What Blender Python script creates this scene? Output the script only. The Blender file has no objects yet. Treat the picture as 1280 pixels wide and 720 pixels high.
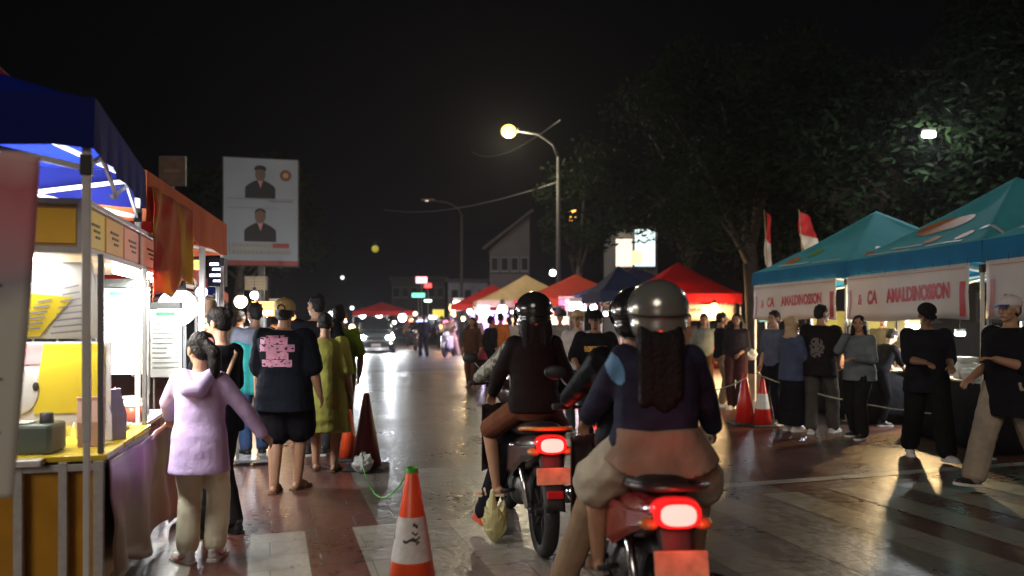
import bpy, bmesh, math, random, time
from mathutils import Vector, Matrix, noise
from mathutils.bvhtree import BVHTree
random.seed(7)
PI = math.pi
R = math.radians
V = Vector
sc = bpy.context.scene
C = sc.collection
F = 960.0

def at(u, v, Y):
    """world point seen at photo pixel (u, v) of the 1280x720 picture at distance Y"""
    return V(((u - 640) / F * Y, Y, 1.5 - (v - 400) / F * Y))
def gx(u, Y): return (u - 640) / F * Y
def gz(v, Y): return 1.5 - (v - 400) / F * Y

# ------------------------------------------------------------------ materials
_M = {}
def mat(name, col, rough=.6, metal=0, var=0.0, vscale=6, bump=0.0, bscale=40, emit=0, ecol=None, trans=0.0, coat=0, alpha=1, sheen=0, tmix=0.0, spec=None):
    if name in _M: return _M[name]
    m = bpy.data.materials.new(name); m.use_nodes = True
    nt = m.node_tree; b = nt.nodes['Principled BSDF']; out = nt.nodes['Material Output']
    c = (*col, 1) if len(col) == 3 else col
    b.inputs['Base Color'].default_value = c
    b.inputs['Roughness'].default_value = rough
    b.inputs['Metallic'].default_value = metal
    if spec is not None: b.inputs['Specular IOR Level'].default_value = spec
    if coat: b.inputs['Coat Weight'].default_value = coat; b.inputs['Coat Roughness'].default_value = .12
    if sheen: b.inputs['Sheen Weight'].default_value = sheen
    if trans: b.inputs['Transmission Weight'].default_value = trans
    if alpha < 1: b.inputs['Alpha'].default_value = alpha
    tc = nt.nodes.new('ShaderNodeTexCoord')
    if var:
        n = nt.nodes.new('ShaderNodeTexNoise'); n.inputs['Scale'].default_value = vscale; n.inputs['Detail'].default_value = 5
        nt.links.new(tc.outputs['Object'], n.inputs['Vector'])
        r = nt.nodes.new('ShaderNodeValToRGB')
        r.color_ramp.elements[0].position = .3; r.color_ramp.elements[1].position = .7
        r.color_ramp.elements[0].color = (*[x * (1 - var) for x in c[:3]], 1)
        r.color_ramp.elements[1].color = (*[min(1, x * (1 + var)) for x in c[:3]], 1)
        nt.links.new(n.outputs['Fac'], r.inputs['Fac']); nt.links.new(r.outputs['Color'], b.inputs['Base Color'])
        mr = nt.nodes.new('ShaderNodeMapRange'); mr.inputs['To Min'].default_value = max(0, rough - .12); mr.inputs['To Max'].default_value = min(1, rough + .12)
        nt.links.new(n.outputs['Fac'], mr.inputs['Value']); nt.links.new(mr.outputs['Result'], b.inputs['Roughness'])
    if bump:
        n2 = nt.nodes.new('ShaderNodeTexNoise'); n2.inputs['Scale'].default_value = bscale; n2.inputs['Detail'].default_value = 4
        nt.links.new(tc.outputs['Object'], n2.inputs['Vector'])
        bp = nt.nodes.new('ShaderNodeBump'); bp.inputs['Strength'].default_value = bump; bp.inputs['Distance'].default_value = .02
        nt.links.new(n2.outputs['Fac'], bp.inputs['Height']); nt.links.new(bp.outputs['Normal'], b.inputs['Normal'])
    if emit:
        b.inputs['Emission Color'].default_value = (*(ecol or col[:3]), 1)
        b.inputs['Emission Strength'].default_value = emit
    if tmix:
        tl = nt.nodes.new('ShaderNodeBsdfTranslucent'); tl.inputs['Color'].default_value = c
        mx = nt.nodes.new('ShaderNodeMixShader'); mx.inputs[0].default_value = tmix
        nt.links.new(b.outputs[0], mx.inputs[1]); nt.links.new(tl.outputs[0], mx.inputs[2]); nt.links.new(mx.outputs[0], out.inputs['Surface'])
    _M[name] = m
    return m

def cloth(name, col, **k):
    k.setdefault('rough', .9); k.setdefault('spec', .05); k.setdefault('var', .18); k.setdefault('vscale', 9); k.setdefault('bump', .5); k.setdefault('bscale', 14)
    return mat(name, col, **k)
def glow(name, col, s): return mat(name, col, rough=.5, emit=s)

# ------------------------------------------------------------------ mesh builder
class MB:
    def __init__(self): self.v = []; self.f = []; self.m = []; self.mi = 0
    def add(self, vs, fs, mi=None):
        o = len(self.v); self.v += [tuple(p) for p in vs]
        self.f += [tuple(i + o for i in f) for f in fs]; self.m += [self.mi if mi is None else mi] * len(fs)
    def box(self, c, s, rot=None, mi=None):
        vs = []
        for x in (-.5, .5):
            for y in (-.5, .5):
                for z in (-.5, .5):
                    p = V((x * s[0], y * s[1], z * s[2]))
                    if rot is not None: p = rot @ p
                    vs.append(p + V(c))
        self.add(vs, [(0, 1, 3, 2), (4, 6, 7, 5), (0, 4, 5, 1), (2, 3, 7, 6), (0, 2, 6, 4), (1, 5, 7, 3)], mi); return self
    def tcap(self, p0, p1, r0, r1, n=12, hs=3, mi=None):
        p0 = V(p0); p1 = V(p1); d = p1 - p0
        if d.length < 1e-5: d = V((0, 0, 1e-4))
        d.normalize(); a = d.orthogonal().normalized(); b = d.cross(a)
        rings = []
        for i in range(1, hs + 1):
            t = PI / 2 * i / hs; rings.append((p0 - d * r0 * math.cos(t), r0 * math.sin(t)))
        for i in range(hs, 0, -1):
            t = PI / 2 * i / hs; rings.append((p1 + d * r1 * math.cos(t), r1 * math.sin(t)))
        vs = [p0 - d * r0]
        for c, r in rings:
            vs += [c + (a * math.cos(2 * PI * k / n) + b * math.sin(2 * PI * k / n)) * r for k in range(n)]
        vs.append(p1 + d * r1)
        fs = [(0, 1 + (k + 1) % n, 1 + k) for k in range(n)]
        for j in range(len(rings) - 1):
            for k in range(n):
                q = 1 + j * n
                fs.append((q + k, q + (k + 1) % n, q + n + (k + 1) % n, q + n + k))
        L = len(vs) - 1; q = 1 + (len(rings) - 1) * n
        fs += [(q + k, q + (k + 1) % n, L) for k in range(n)]
        self.add(vs, fs, mi); return self
    def cyl(self, p0, p1, r0, r1=None, n=14, mi=None, caps=True):
        r1 = r0 if r1 is None else r1
        p0 = V(p0); p1 = V(p1); d = (p1 - p0).normalized(); a = d.orthogonal().normalized(); b = d.cross(a)
        vs = []
        for c, r in ((p0, r0), (p1, r1)):
            vs += [c + (a * math.cos(2 * PI * k / n) + b * math.sin(2 * PI * k / n)) * r for k in range(n)]
        fs = [(k, (k + 1) % n, n + (k + 1) % n, n + k) for k in range(n)]
        if caps: fs += [tuple(range(n - 1, -1, -1)), tuple(range(n, 2 * n))]
        self.add(vs, fs, mi); return self
    def bar(self, p0, p1, w, h=None, mi=None):
        h = h or w; p0 = V(p0); p1 = V(p1); d = p1 - p0; q = d.to_track_quat('Y', 'Z').to_matrix()
        return self.box((p0 + p1) / 2, (w, d.length, h), q, mi)
    def ell(self, c, r, rot=None, n=16, m=10, mi=None):
        vs = []; c = V(c)
        def P(x, y, z):
            p = V((x * r[0], y * r[1], z * r[2]))
            return c + (rot @ p if rot is not None else p)
        vs.append(P(0, 0, -1))
        for j in range(1, m):
            t = -PI / 2 + PI * j / m
            vs += [P(math.cos(t) * math.cos(2 * PI * k / n), math.cos(t) * math.sin(2 * PI * k / n), math.sin(t)) for k in range(n)]
        vs.append(P(0, 0, 1))
        fs = [(0, 1 + (k + 1) % n, 1 + k) for k in range(n)]
        for j in range(m - 2):
            q = 1 + j * n
            fs += [(q + k, q + (k + 1) % n, q + n + (k + 1) % n, q + n + k) for k in range(n)]
        q = 1 + (m - 2) * n; L = len(vs) - 1
        fs += [(q + k, q + (k + 1) % n, L) for k in range(n)]
        self.add(vs, fs, mi); return self
    def loft(self, rings, cap=True, mi=None, closed=True):
        n = len(rings[0]); vs = [p for r in rings for p in r]; fs = []
        for j in range(len(rings) - 1):
            for k in range(n if closed else n - 1):
                a = j * n + k; b = j * n + (k + 1) % n
                fs.append((a, b, b + n, a + n))
        if cap: fs += [tuple(range(n - 1, -1, -1)), tuple(range((len(rings) - 1) * n, len(rings) * n))]
        self.add(vs, fs, mi); return self
    def tube(self, pts, r, n=8, mi=None):
        pts = [V(p) for p in pts]; rings = []
        up = None
        for i, p in enumerate(pts):
            d = (pts[min(i + 1, len(pts) - 1)] - pts[max(i - 1, 0)]).normalized()
            if up is None: up = d.orthogonal().normalized()
            a = (up - d * up.dot(d)).normalized(); up = a; b = d.cross(a)
            rr = r[i] if isinstance(r, (list, tuple)) else r
            rings.append([p + (a * math.cos(2 * PI * k / n) + b * math.sin(2 * PI * k / n)) * rr for k in range(n)])
        return self.loft(rings, mi=mi)
    def lathe(self, prof, c=(0, 0, 0), axis='Z', n=24, mi=None, cap=True):
        c = V(c); rings = []
        for r, h in prof:
            ring = []
            for k in range(n):
                a = 2 * PI * k / n; x, y = r * math.cos(a), r * math.sin(a)
                p = V((x, y, h)) if axis == 'Z' else (V((h, x, y)) if axis == 'X' else V((x, h, y)))
                ring.append(c + p)
            rings.append(ring)
        return self.loft(rings, mi=mi, cap=cap)
    def grid(self, fn, nu, nv, mi=None):
        vs = [fn(i / nu, j / nv) for j in range(nv + 1) for i in range(nu + 1)]
        fs = [(j * (nu + 1) + i, j * (nu + 1) + i + 1, (j + 1) * (nu + 1) + i + 1, (j + 1) * (nu + 1) + i) for j in range(nv) for i in range(nu)]
        self.add(vs, fs, mi); return self
    def quad(self, a, b, c, d, mi=None): self.add([a, b, c, d], [(0, 1, 2, 3)], mi); return self
    def mesh(self, name='m'):
        me = bpy.data.meshes.new(name); me.from_pydata([tuple(p) for p in self.v], [], self.f); me.update(); return me
    def build(self, name, mats, parent=None, smooth=False, bevel=0, loc=None, thick=0, fix=False):
        me = self.mesh(name)
        if fix or True:
            bm = bmesh.new(); bm.from_mesh(me)
            if not thick: bmesh.ops.recalc_face_normals(bm, faces=bm.faces)
            bm.to_mesh(me); bm.free()
        if not isinstance(mats, (list, tuple)): mats = [mats]
        for m in mats: me.materials.append(m)
        for p, mi in zip(me.polygons, self.m): p.material_index = mi; p.use_smooth = smooth
        o = bpy.data.objects.new(name, me); C.objects.link(o)
        if parent: o.parent = parent
        if loc is not None: o.location = loc
        if bevel:
            b = o.modifiers.new('bevel', 'BEVEL'); b.width = bevel; b.segments = 2; b.limit_method = 'ANGLE'; b.harden_normals = False
            for p in me.polygons: p.use_smooth = False
        if thick:
            s = o.modifiers.new('thickness', 'SOLIDIFY'); s.thickness = thick; s.offset = 0
        return o

def tag(o, label, cat, group=None, kind=None):
    o['label'] = label; o['category'] = cat
    if group: o['group'] = group
    if kind: o['kind'] = kind
    return o
def thing(name, label, cat, loc=(0, 0, 0), yaw=0, group=None):
    o = bpy.data.objects.new(name, None); C.objects.link(o); o.empty_display_size = .2
    o.location = loc; o.rotation_euler = (0, 0, yaw)
    return tag(o, label, cat, group)
def struct(o): o['kind'] = 'structure'; return o
def plabel(o, s): o['label'] = s; return o

_TS = bpy.data.scenes.new('work'); _TV = _TS.view_layers[0]
def evaluated(o):
    '''mesh of o with its modifiers, worked out in a scene of its own so that nothing else is re-evaluated'''
    _TS.collection.objects.link(o)
    with bpy.context.temp_override(scene=_TS, view_layer=_TV):
        dg = bpy.context.evaluated_depsgraph_get()
        me = bpy.data.meshes.new_from_object(o.evaluated_get(dg), depsgraph=dg)
    _TS.collection.objects.unlink(o)
    return me
_TO = []; _TT = {}
def remesh(mb, voxel, smooth=2, disp=0, dscale=9, dz=.35, clampf=None, w2=.9):
    t0 = time.time()
    me = mb.mesh('tmp')
    if not _TO:
        o = bpy.data.objects.new('tmp', me); o.modifiers.new('r', 'REMESH').mode = 'VOXEL'; o.modifiers.new('s', 'SMOOTH').factor = .5; _TO.append(o)
    o = _TO[0]; old = o.data; o.data = me; o.modifiers[0].voxel_size = voxel; o.modifiers[1].iterations = smooth; o.modifiers[1].show_viewport = smooth > 0
    t1 = time.time()
    new = evaluated(o)
    t2 = time.time(); _TT['a'] = _TT.get('a', 0) + t1 - t0; _TT['b'] = _TT.get('b', 0) + t2 - t1
    if disp:
        off = V((random.random() * 50, random.random() * 50, 0))
        cs = [v.co.copy() for v in new.vertices]; ns = [v.normal.copy() for v in new.vertices]
        for i, p in enumerate(cs):
            q = V((p.x * dscale, p.y * dscale, p.z * dscale * dz)) + off
            q2 = V((p.x * dscale * .5, p.y * dscale * .5, p.z * dscale * 1.7)) + off
            cs[i] = p + ns[i] * (disp * (noise.noise(q) * .8 + noise.noise(q2) * w2))
        new.vertices.foreach_set('co', [x for p in cs for x in p]); new.update()
    if clampf:
        for v in new.vertices: v.co = clampf(v.co)
    return new
def from_mesh(name, me, mats, parent=None, smooth=True):
    if not isinstance(mats, (list, tuple)): mats = [mats]
    me.name = name
    me.materials.clear()
    for m in mats: me.materials.append(m)
    for p in me.polygons: p.use_smooth = smooth
    o = bpy.data.objects.new(name, me); C.objects.link(o)
    if parent: o.parent = parent
    return o
def decal(name, me, c, ua, va, ray, mask, m, parent, nu=40, nv=40, off=.004):
    """a printed patch that follows the surface it is printed on"""
    bvh = BVHTree.FromPolygons([v.co[:] for v in me.vertices], [p.vertices[:] for p in me.polygons])
    pts = {}; mb = MB(); c = V(c); ua = V(ua); va = V(va); ray = V(ray).normalized()
    for j in range(nv + 1):
        for i in range(nu + 1):
            a = i / nu * 2 - 1; b = j / nv * 2 - 1
            h = bvh.ray_cast(c + ua * a + va * b - ray * .6, ray, 1.5)
            if h[0] is not None: pts[i, j] = h[0] - ray * off
    idx = {}; vs = []; fs = []
    for j in range(nv):
        for i in range(nu):
            a = (i + .5) / nu * 2 - 1; b = (j + .5) / nv * 2 - 1
            if not mask(a, b): continue
            ks = [(i, j), (i + 1, j), (i + 1, j + 1), (i, j + 1)]
            if any(k not in pts for k in ks): continue
            for k in ks:
                if k not in idx: idx[k] = len(vs); vs.append(pts[k])
            fs.append(tuple(idx[k] for k in ks))
    if not fs: return None
    mb.add(vs, fs)
    return mb.build(name, m, parent, smooth=True)
def text_mesh(s, size, depth=.002, bold=.0, align='CENTER'):
    cu = bpy.data.curves.new('t', 'FONT'); cu.body = s; cu.size = size; cu.extrude = depth; cu.offset = bold; cu.align_x = align; cu.align_y = 'CENTER'
    o = bpy.data.objects.new('t', cu)
    me = evaluated(o)
    bpy.data.objects.remove(o); bpy.data.curves.remove(cu)
    return me
def text_part(name, s, size, M4, m, parent, bold=0.0, width=None):
    me = text_mesh(s, size, bold=bold)
    if width:
        xs = [v.co.x for v in me.vertices]; k = width / (max(xs) - min(xs))
        for v in me.vertices: v.co.x *= k
    me.transform(M4)
    return from_mesh(name, me, m, parent, smooth=False)
def lamp_light(kind, loc, energy, col, parent=None, size=.1, rot=None, spot=None, blend=.5):
    l = bpy.data.lights.new('lamp_light', kind); l.energy = energy; l.color = col
    if kind == 'AREA':
        l.shape = 'RECTANGLE'; l.size = size if not isinstance(size, tuple) else size[0]; l.size_y = size[1] if isinstance(size, tuple) else size
    elif kind != 'SUN': l.shadow_soft_size = size
    if spot: l.spot_size = R(spot); l.spot_blend = blend
    o = bpy.data.objects.new('lamp_light', l); C.objects.link(o); o.location = loc
    if rot is not None: o.rotation_euler = rot
    if parent: o.parent = parent
    return o
# ------------------------------------------------------------------ people
def skinmat(tone='tan'):
    cols = {'tan': (.42, .23, .14), 'light': (.55, .33, .22), 'dark': (.27, .14, .085)}
    return mat('skin_' + tone, cols[tone], rough=.5, var=.1, vscale=14, bump=.15, bscale=60)
HAIR = lambda: mat('black_hair', (.010, .008, .008), rough=.6, spec=.25, var=.3, vscale=50, bump=.6, bscale=70)

def ik(a, b, l1, l2, hint):
    d = b - a; L = min(d.length, (l1 + l2) * .999); dn = d.normalized()
    b2 = a + dn * L
    x = (l1 * l1 - l2 * l2 + L * L) / (2 * L); h = math.sqrt(max(0, l1 * l1 - x * x))
    hv = V(hint); hv = hv - dn * hv.dot(dn)
    hv = hv.normalized() if hv.length > 1e-4 else dn.orthogonal().normalized()
    return a + dn * x + hv * h, b2

def person(label, loc, H=1.7, yaw=0, q=.012, tone='tan', female=False, child=False, pose=None, top=None, bottom=None,
           hair='short', hat=None, shoes=None, group=None, faces=False, build=1.0, hair_len=.3):
    pose = pose or {}; s = H / 1.7; hs = s * (1.14 if child else 1.0)
    T0 = thing('person', label, 'person', loc, R(yaw), group)
    lean = R(pose.get('lean', 0)); side = R(pose.get('side', 0))
    up = V((math.sin(side), math.sin(lean) * math.cos(side), math.cos(lean) * math.cos(side))).normalized()
    right = V((math.cos(side), 0, -math.sin(side))); tw = R(pose.get('twist', 0))
    fwd = up.cross(right).normalized(); right = fwd.cross(up).normalized()
    r2 = (right * math.cos(tw) + fwd * math.sin(tw)); f2 = up.cross(r2)
    P = V((pose.get('px', 0), pose.get('py', 0), pose.get('pz', .92 * s)))
    bw = build * s
    def T(t, x=0, y=0):
        k = min(1, max(0, t / .4)); rr = (right * (1 - k) + r2 * k).normalized(); ff = up.cross(rr)
        return P + up * t * s + rr * x * bw + ff * y * bw
    secs = [(-.10, .10, .085, -.01), (-.04, .155, .112, -.015), (.03, .165 if not female else .172, .118, -.012), (.13, .14, .098, 0), (.20, .138, .098, 0), (.30, .16, .112, .0),
            (.38, .172, .112, -.005), (.44, .165, .10, -.01), (.485, .12, .078, -.015), (.52, .058, .055, -.012)]
    if female: secs = [(a, b * (.9 if a > .1 else 1), c * (1.0 if a > .25 else .96), d + (.01 if .25 < a < .4 else 0)) for a, b, c, d in secs]
    def ring(t, rx, ry, yo, n=24, drop=None):
        k = min(1, max(0, t / .4)); rr = (right * (1 - k) + r2 * k).normalized(); ff = up.cross(rr)
        c = P + up * t * s if drop is None else drop
        return [c + rr * math.cos(2 * PI * i / n) * rx * bw + ff * (math.sin(2 * PI * i / n) * ry + yo) * bw for i in range(n)]
    shw = .165 if not female else .15
    S = {1: T(.445, shw, -.01), -1: T(.445, -shw, -.01)}
    Hp = {1: P + right * .088 * bw, -1: P - right * .088 * bw}
    W = {}; E = {}; A = {}; K = {}; FD = {}; HD = {}
    for sd, nm in ((1, 'R'), (-1, 'L')):
        w = pose.get(nm + 'w'); rel = pose.get('abs', False)
        if w is None: w = S[sd] + V((sd * .075, .04, -.50)) * s
        else: w = V(w) * (1 if rel else s)
        E[sd], W[sd] = ik(S[sd], w, .28 * s, .25 * s, V(pose.get(nm + 'eh', (sd * .5, -1, -.25))))
        a = pose.get(nm + 'a')
        a = V((sd * .085, 0, .08)) * s if a is None else V(a) * (1 if rel else s)
        K[sd], A[sd] = ik(Hp[sd] - V((0, 0, .02)), a, .425 * s, .42 * s, V(pose.get(nm + 'kh', (sd * .12, 1, 0))))
        FD[sd] = V(pose.get(nm + 'f', (sd * .18, 1, 0))).normalized()
        HD[sd] = V(pose.get(nm + 'h', (W[sd] - E[sd]).normalized() * .8 + V((0, .25, -.1)))).normalized()
    hy = R(pose.get('hy', 0)); hp = R(pose.get('hp', 0))
    HM = Matrix.Rotation(hy, 3, 'Z') @ Matrix.Rotation(-hp, 3, 'X')
    N = T(.515, 0, -.01); Hc = N + up * .10 * s + V((0, .02, .04)) * hs + HM @ V((0, .0, .01)) * hs
    def hd(x, y, z): return Hc + HM @ (V((x, y, z)) * hs)
    hr = lambda *r: tuple(x * hs for x in r)
    # ---- body
    b = MB(); b.loft([ring(*q_) for q_ in secs])
    b.tcap(T(.47, 0, -.01), hd(0, -.02, -.05), .055 * bw, .05 * hs)
    b.ell(hd(0, -.012, .03), hr(.072, .092, .085), HM); b.ell(hd(0, .022, -.035), hr(.056, .066, .072), HM)
    b.tcap(hd(0, .066, -.088), hd(0, .060, -.078), .022 * hs, .026 * hs)
    b.tcap(hd(0, .086, .008), hd(0, .106, -.026), .010 * hs, .016 * hs)          # nose
    b.tcap(hd(-.022, .082, -.058), hd(.022, .082, -.058), .010 * hs, .010 * hs)    # mouth
    b.tcap(hd(-.036, .072, .030), hd(.036, .072, .030), .014 * hs, .014 * hs)     # brow
    for sd in (1, -1):
        b.ell(hd(sd * .078, -.008, -.008), hr(.012, .022, .034), HM)
        b.ell(hd(sd * .038, .060, -.022), hr(.022, .024, .02), HM)
        sh, e, w = S[sd], E[sd], W[sd]
        b.tcap(T(.42, sd * .11), sh, .06 * bw, .052 * bw)
        b.tcap(sh, e, .05 * bw, .040 * bw); b.tcap(e, e.lerp(w, .35), .040 * bw, .041 * bw); b.tcap(e.lerp(w, .35), w, .041 * bw, .027 * bw)
        # hand with five fingers
        d = HD[sd]; n_in = V((-sd, 0, 0)) if abs(d.z) > .6 else V((0, 0, -1))
        n_in = V(pose.get(('R' if sd > 0 else 'L') + 'n', n_in))
        n_in = (n_in - d * n_in.dot(d)).normalized(); wv = d.cross(n_in) * (1 if d.cross(n_in).dot(V((-sd * .3, .8, .5))) > 0 else -1)
        z = s
        fr = max(.0085 * z, q * .95)
        for kx in (-.026, -.009, .009, .026):
            b.tcap(w + d * .01 * z + wv * kx * .7 * z, w + d * .078 * z + wv * kx * z, .014 * z, .012 * z, n=8, hs=2)
        cur = R(pose.get('curl', 28))
        for i, (kx, L) in enumerate(((-.030, .060), (-.010, .076), (.011, .083), (.031, .074))):
            p = w + d * .082 * z + wv * kx * z * 1.05; dd = d
            for j, l in enumerate((.42, .32, .26)):
                dd = (dd * math.cos(cur) + (n_in) * math.sin(cur)).normalized() if j else (d * math.cos(cur * .5) + n_in * math.sin(cur * .5)).normalized()
                p2 = p + dd * L * l * z; b.tcap(p, p2, fr * (1 - .08 * j), fr * (.94 - .08 * j), n=8, hs=2); p = p2
        p = w + d * .025 * z + wv * .024 * z; p2 = p + (d * .7 + wv * .75 + n_in * .25).normalized() * .036 * z; p3 = p2 + (d * .95 + wv * .2 + n_in * .4).normalized() * .032 * z
        b.tcap(p, p2, fr * 1.25, fr * 1.1, n=8, hs=2); b.tcap(p2, p3, fr * 1.1, fr, n=8, hs=2)
        # leg and foot
        h, k, a = Hp[sd], K[sd], A[sd]
        b.tcap(h, k, .084 * bw, .056 * bw); b.tcap(k, k.lerp(a, .3) - FD[sd] * .008, .053 * bw, .056 * bw); b.tcap(k.lerp(a, .3) - FD[sd] * .008, a, .056 * bw, .036 * bw)
        f = FD[sd]; zf = V((0, 0, 1)) - f * f.z; zf.normalize()
        b.tcap(a - f * .03 * s - zf * .045 * s, a + f * .07 * s - zf * .045 * s, .033 * s, .033 * s); b.tcap(a, a + f * .10 * s - zf * .045 * s, .034 * s, .030 * s)
        lt = f.cross(zf)
        b.tcap(a + f * .07 * s - zf * .055 * s + lt * .015 * s, a + f * .165 * s - zf * .062 * s + lt * .02 * s, .027 * s, .016 * s); b.tcap(a + f * .07 * s - zf * .055 * s - lt * .015 * s, a + f * .165 * s - zf * .062 * s - lt * .02 * s, .027 * s, .016 * s)
    body = from_mesh('body', remesh(b, q, 2), skinmat(tone), T0)
    # ---- eyes, lips
    if faces:
        for sd in (1, -1):
            MB().ell(hd(sd * .030, .080, .010), hr(.012, .009, .0055), HM, n=10, m=6).build('eye', mat('eye_dark', (.03, .02, .02), rough=.15), T0, smooth=True)
            MB().tcap(hd(sd * .018, .0925, .030), hd(sd * .045, .084, .031), .0038 * hs, .003 * hs, n=8).build('eyebrow', HAIR(), T0, smooth=True)
        MB().tcap(hd(-.018, .090, -.058), hd(.018, .090, -.058), .0055 * hs, .0055 * hs, n=8).build('lips', mat('lips', (.36, .12, .10), rough=.4), T0, smooth=True)
    # ---- garments
    def garm(name, mb, m, vox=None, disp=.0045, smooth=2, **kk):
        return from_mesh(name, remesh(mb, vox or max(q, .011), smooth, disp * s, **kk), m, T0)
    out = {'thing': T0, 'hd': hd, 'HM': HM, 'S': S, 'W': W, 'A': A, 'T': T, 's': s, 'P': P, 'K': K, 'E': E, 'Hc': Hc}
    if bottom:
        m_, kind, ln = bottom['m'], bottom.get('kind', 'trousers'), bottom.get('len', 1.95)
        ea = bottom.get('ease', .014); g = MB()
        if kind == 'skirt':
            rings = [ring(t, rx + .012, ry + .012, yo) for t, rx, ry, yo in [x for x in secs if -.05 < x[0] < .15]][::-1]
            z0 = P.z - .06 * s; z1 = bottom['hem'] * s; nz = 6; fl = bottom.get('flare', .05)
            mid = (A[1] + A[-1]) / 2
            for i in range(nz + 1):
                t = i / nz; cx = P.x + (mid.x - P.x) * t * .5; cy = P.y + (mid.y - P.y) * t * .4
                rings.append(ring(0, .185 + fl * t, .135 + fl * t, 0, drop=V((cx, cy, z0 + (z1 - z0) * t))))
            g.loft(rings); nm = 'skirt'
        else:
            g.loft([ring(t, rx + ea * .8, ry + ea * .8, yo) for t, rx, ry, yo in secs if t < .15])
            for sd in (1, -1):
                h, k, a = Hp[sd], K[sd], A[sd]
                if ln <= 1:
                    e = h.lerp(k, ln); g.tcap(h, e, (.088 + ea) * bw, (.072 + ea * 1.3) * bw)
                else:
                    g.tcap(h, k, (.086 + ea) * bw, (.058 + ea) * bw); e = k.lerp(a, ln - 1)
                    g.tcap(k, e, (.058 + ea) * bw, (.042 + ea * 1.4) * bw)
            nm = 'shorts' if ln <= 1.2 else 'trousers'
        out['bottom'] = garm(nm, g, m_, disp=bottom.get('disp', .005))
    if top:
        m_ = top['m']; ea = top.get('ease', .024); hem = top.get('hem', .10); fl = top.get('flare', .01); sl = top.get('sleeve', .7); g = MB()
        rings = []
        if hem > .1:
            for i in range(6):
                t = 1 - i / 6; rings.append(ring(0, .172 + ea + fl * t, .122 + ea + fl * t, -.01, drop=P - V((0, 0, .05 * s)) - V((0, 0, (hem - .05) * s * t))))
        rings += [ring(t, max(rx, .150 if top.get('loose', True) else 0) + ea, max(ry, .105 if top.get('loose', True) else 0) + ea, yo) for t, rx, ry, yo in secs if t >= (-.05 if hem <= .1 else 0) and t < .46]
        rings += [ring(.485, .135 + ea * .5, .085 + ea * .5, -.015), ring(.507, .082 + ea * .3, .065 + ea * .3, -.012)]
        g.loft(rings)
        for sd in (1, -1):
            sh, e, w = S[sd], E[sd], W[sd]; se = top.get('sease', ea) * .62
            g.tcap(T(.42, sd * .11), sh, (.062 + se * .6) * bw, (.056 + se) * bw)
            if sl <= 1: p = sh.lerp(e, sl); g.tcap(sh, p, (.055 + se) * bw, (.050 + se * 1.25) * bw)
            elif sl > 0:
                g.tcap(sh, e, (.053 + se) * bw, (.045 + se) * bw); p = e.lerp(w, min(1, sl - 1)); g.tcap(e, p, (.045 + se) * bw, (.032 + se) * bw)
        if top.get('hood'):
            g.tcap(T(.49, -.10, -.07), T(.40, -.035, -.155), .05 * s, .06 * s); g.tcap(T(.49, .10, -.07), T(.40, .035, -.155), .05 * s, .06 * s)
            g.tcap(T(.39, -.04, -.16), T(.39, .04, -.16), .06 * s, .06 * s); g.tcap(T(.5, -.085, -.03), T(.485, -.05, .06), .03 * s, .022 * s); g.tcap(T(.5, .085, -.03), T(.485, .05, .06), .03 * s, .022 * s)
        out['top'] = garm(top.get('name', 'shirt'), g, m_, disp=top.get('disp', .006))
    # ---- hair
    if hair:
        g = MB()
        if hair != 'hijab':
            g.ell(hd(0, -.022, .042), hr(.084, .094, .084), HM)
            g.ell(hd(0, -.045, .0), hr(.076, .066, .075), HM)
            if hair == 'short':
                for i in range(26):
                    a = random.uniform(0, 2 * PI); e = random.uniform(.2, 1.3)
                    x, y, z_ = math.cos(a) * math.cos(e), math.sin(a) * math.cos(e), math.sin(e)
                    g.tcap(hd(x * .068, -.02 + y * .078, .045 + z_ * .068), hd(x * .08 + .006, -.018 + y * .092, .05 + z_ * .085), .016 * hs, .009 * hs, n=8, hs=2)
            L = hair_len
            if hair == 'long':
                for x in (-.06, -.04, -.02, 0, .02, .04, .06):
                    yb = -.095 if L < .6 else -.135
                    g.tcap(hd(x, -.06, .0), hd(x * 1.2, yb, -.12), .046 * hs, .048 * hs); g.tcap(hd(x * 1.2, yb, -.12), V(hd(x * 1.15, yb - .01, -.06)) - V((.008 * math.sin(x * 90), 0, L * .6 - abs(x) * .6 + .02 * math.sin(x * 70))) * s, .048 * hs, .036 * hs)
                for sd in (1, -1):
                    g.tcap(hd(sd * .07, -.015, .02), hd(sd * .085, -.02, -.13), .022 * hs, .03 * hs)
            if hair == 'ponytail':
                p = hd(0, -.105, .035); g.tcap(hd(0, -.08, .03), p, .035 * hs, .028 * hs)
                p2 = p + HM @ V((.02, -.045, -.06)) * hs; p3 = p2 + V((.01, 0, -.10)) * s + HM @ V((0, .005, 0)); p4 = p3 + V((-.008, .012, -.09)) * s
                g.tcap(p, p2, .034 * hs, .044 * hs); g.tcap(p2, p3, .044 * hs, .04 * hs); g.tcap(p3, p4, .04 * hs, .016 * hs)
                for sd in (1, -1): g.tcap(hd(sd * .066, .02, .055), hd(sd * .074, .0, -.02), .016 * hs, .014 * hs)
            if hair == 'bun':
                g.ell(hd(0, -.10, .06), hr(.04, .04, .04), HM)
                for sd in (1, -1): g.tcap(hd(sd * .066, .03, .055), hd(sd * .074, .01, -.01), .016 * hs, .014 * hs)
            from_mesh('hair', remesh(g, max(q * .7, .007), 3 if hair == 'long' else 1, .006 * s, dscale=48 if hair == 'long' else 26, dz=.07 if hair == 'long' else .5, w2=0 if hair == 'long' else .9), HAIR(), T0)
        else:
            hm = hat
            g.ell(hd(0, -.028, .025), hr(.094, .104, .108), HM); g.ell(hd(0, -.02, -.06), hr(.086, .092, .09), HM)
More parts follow.
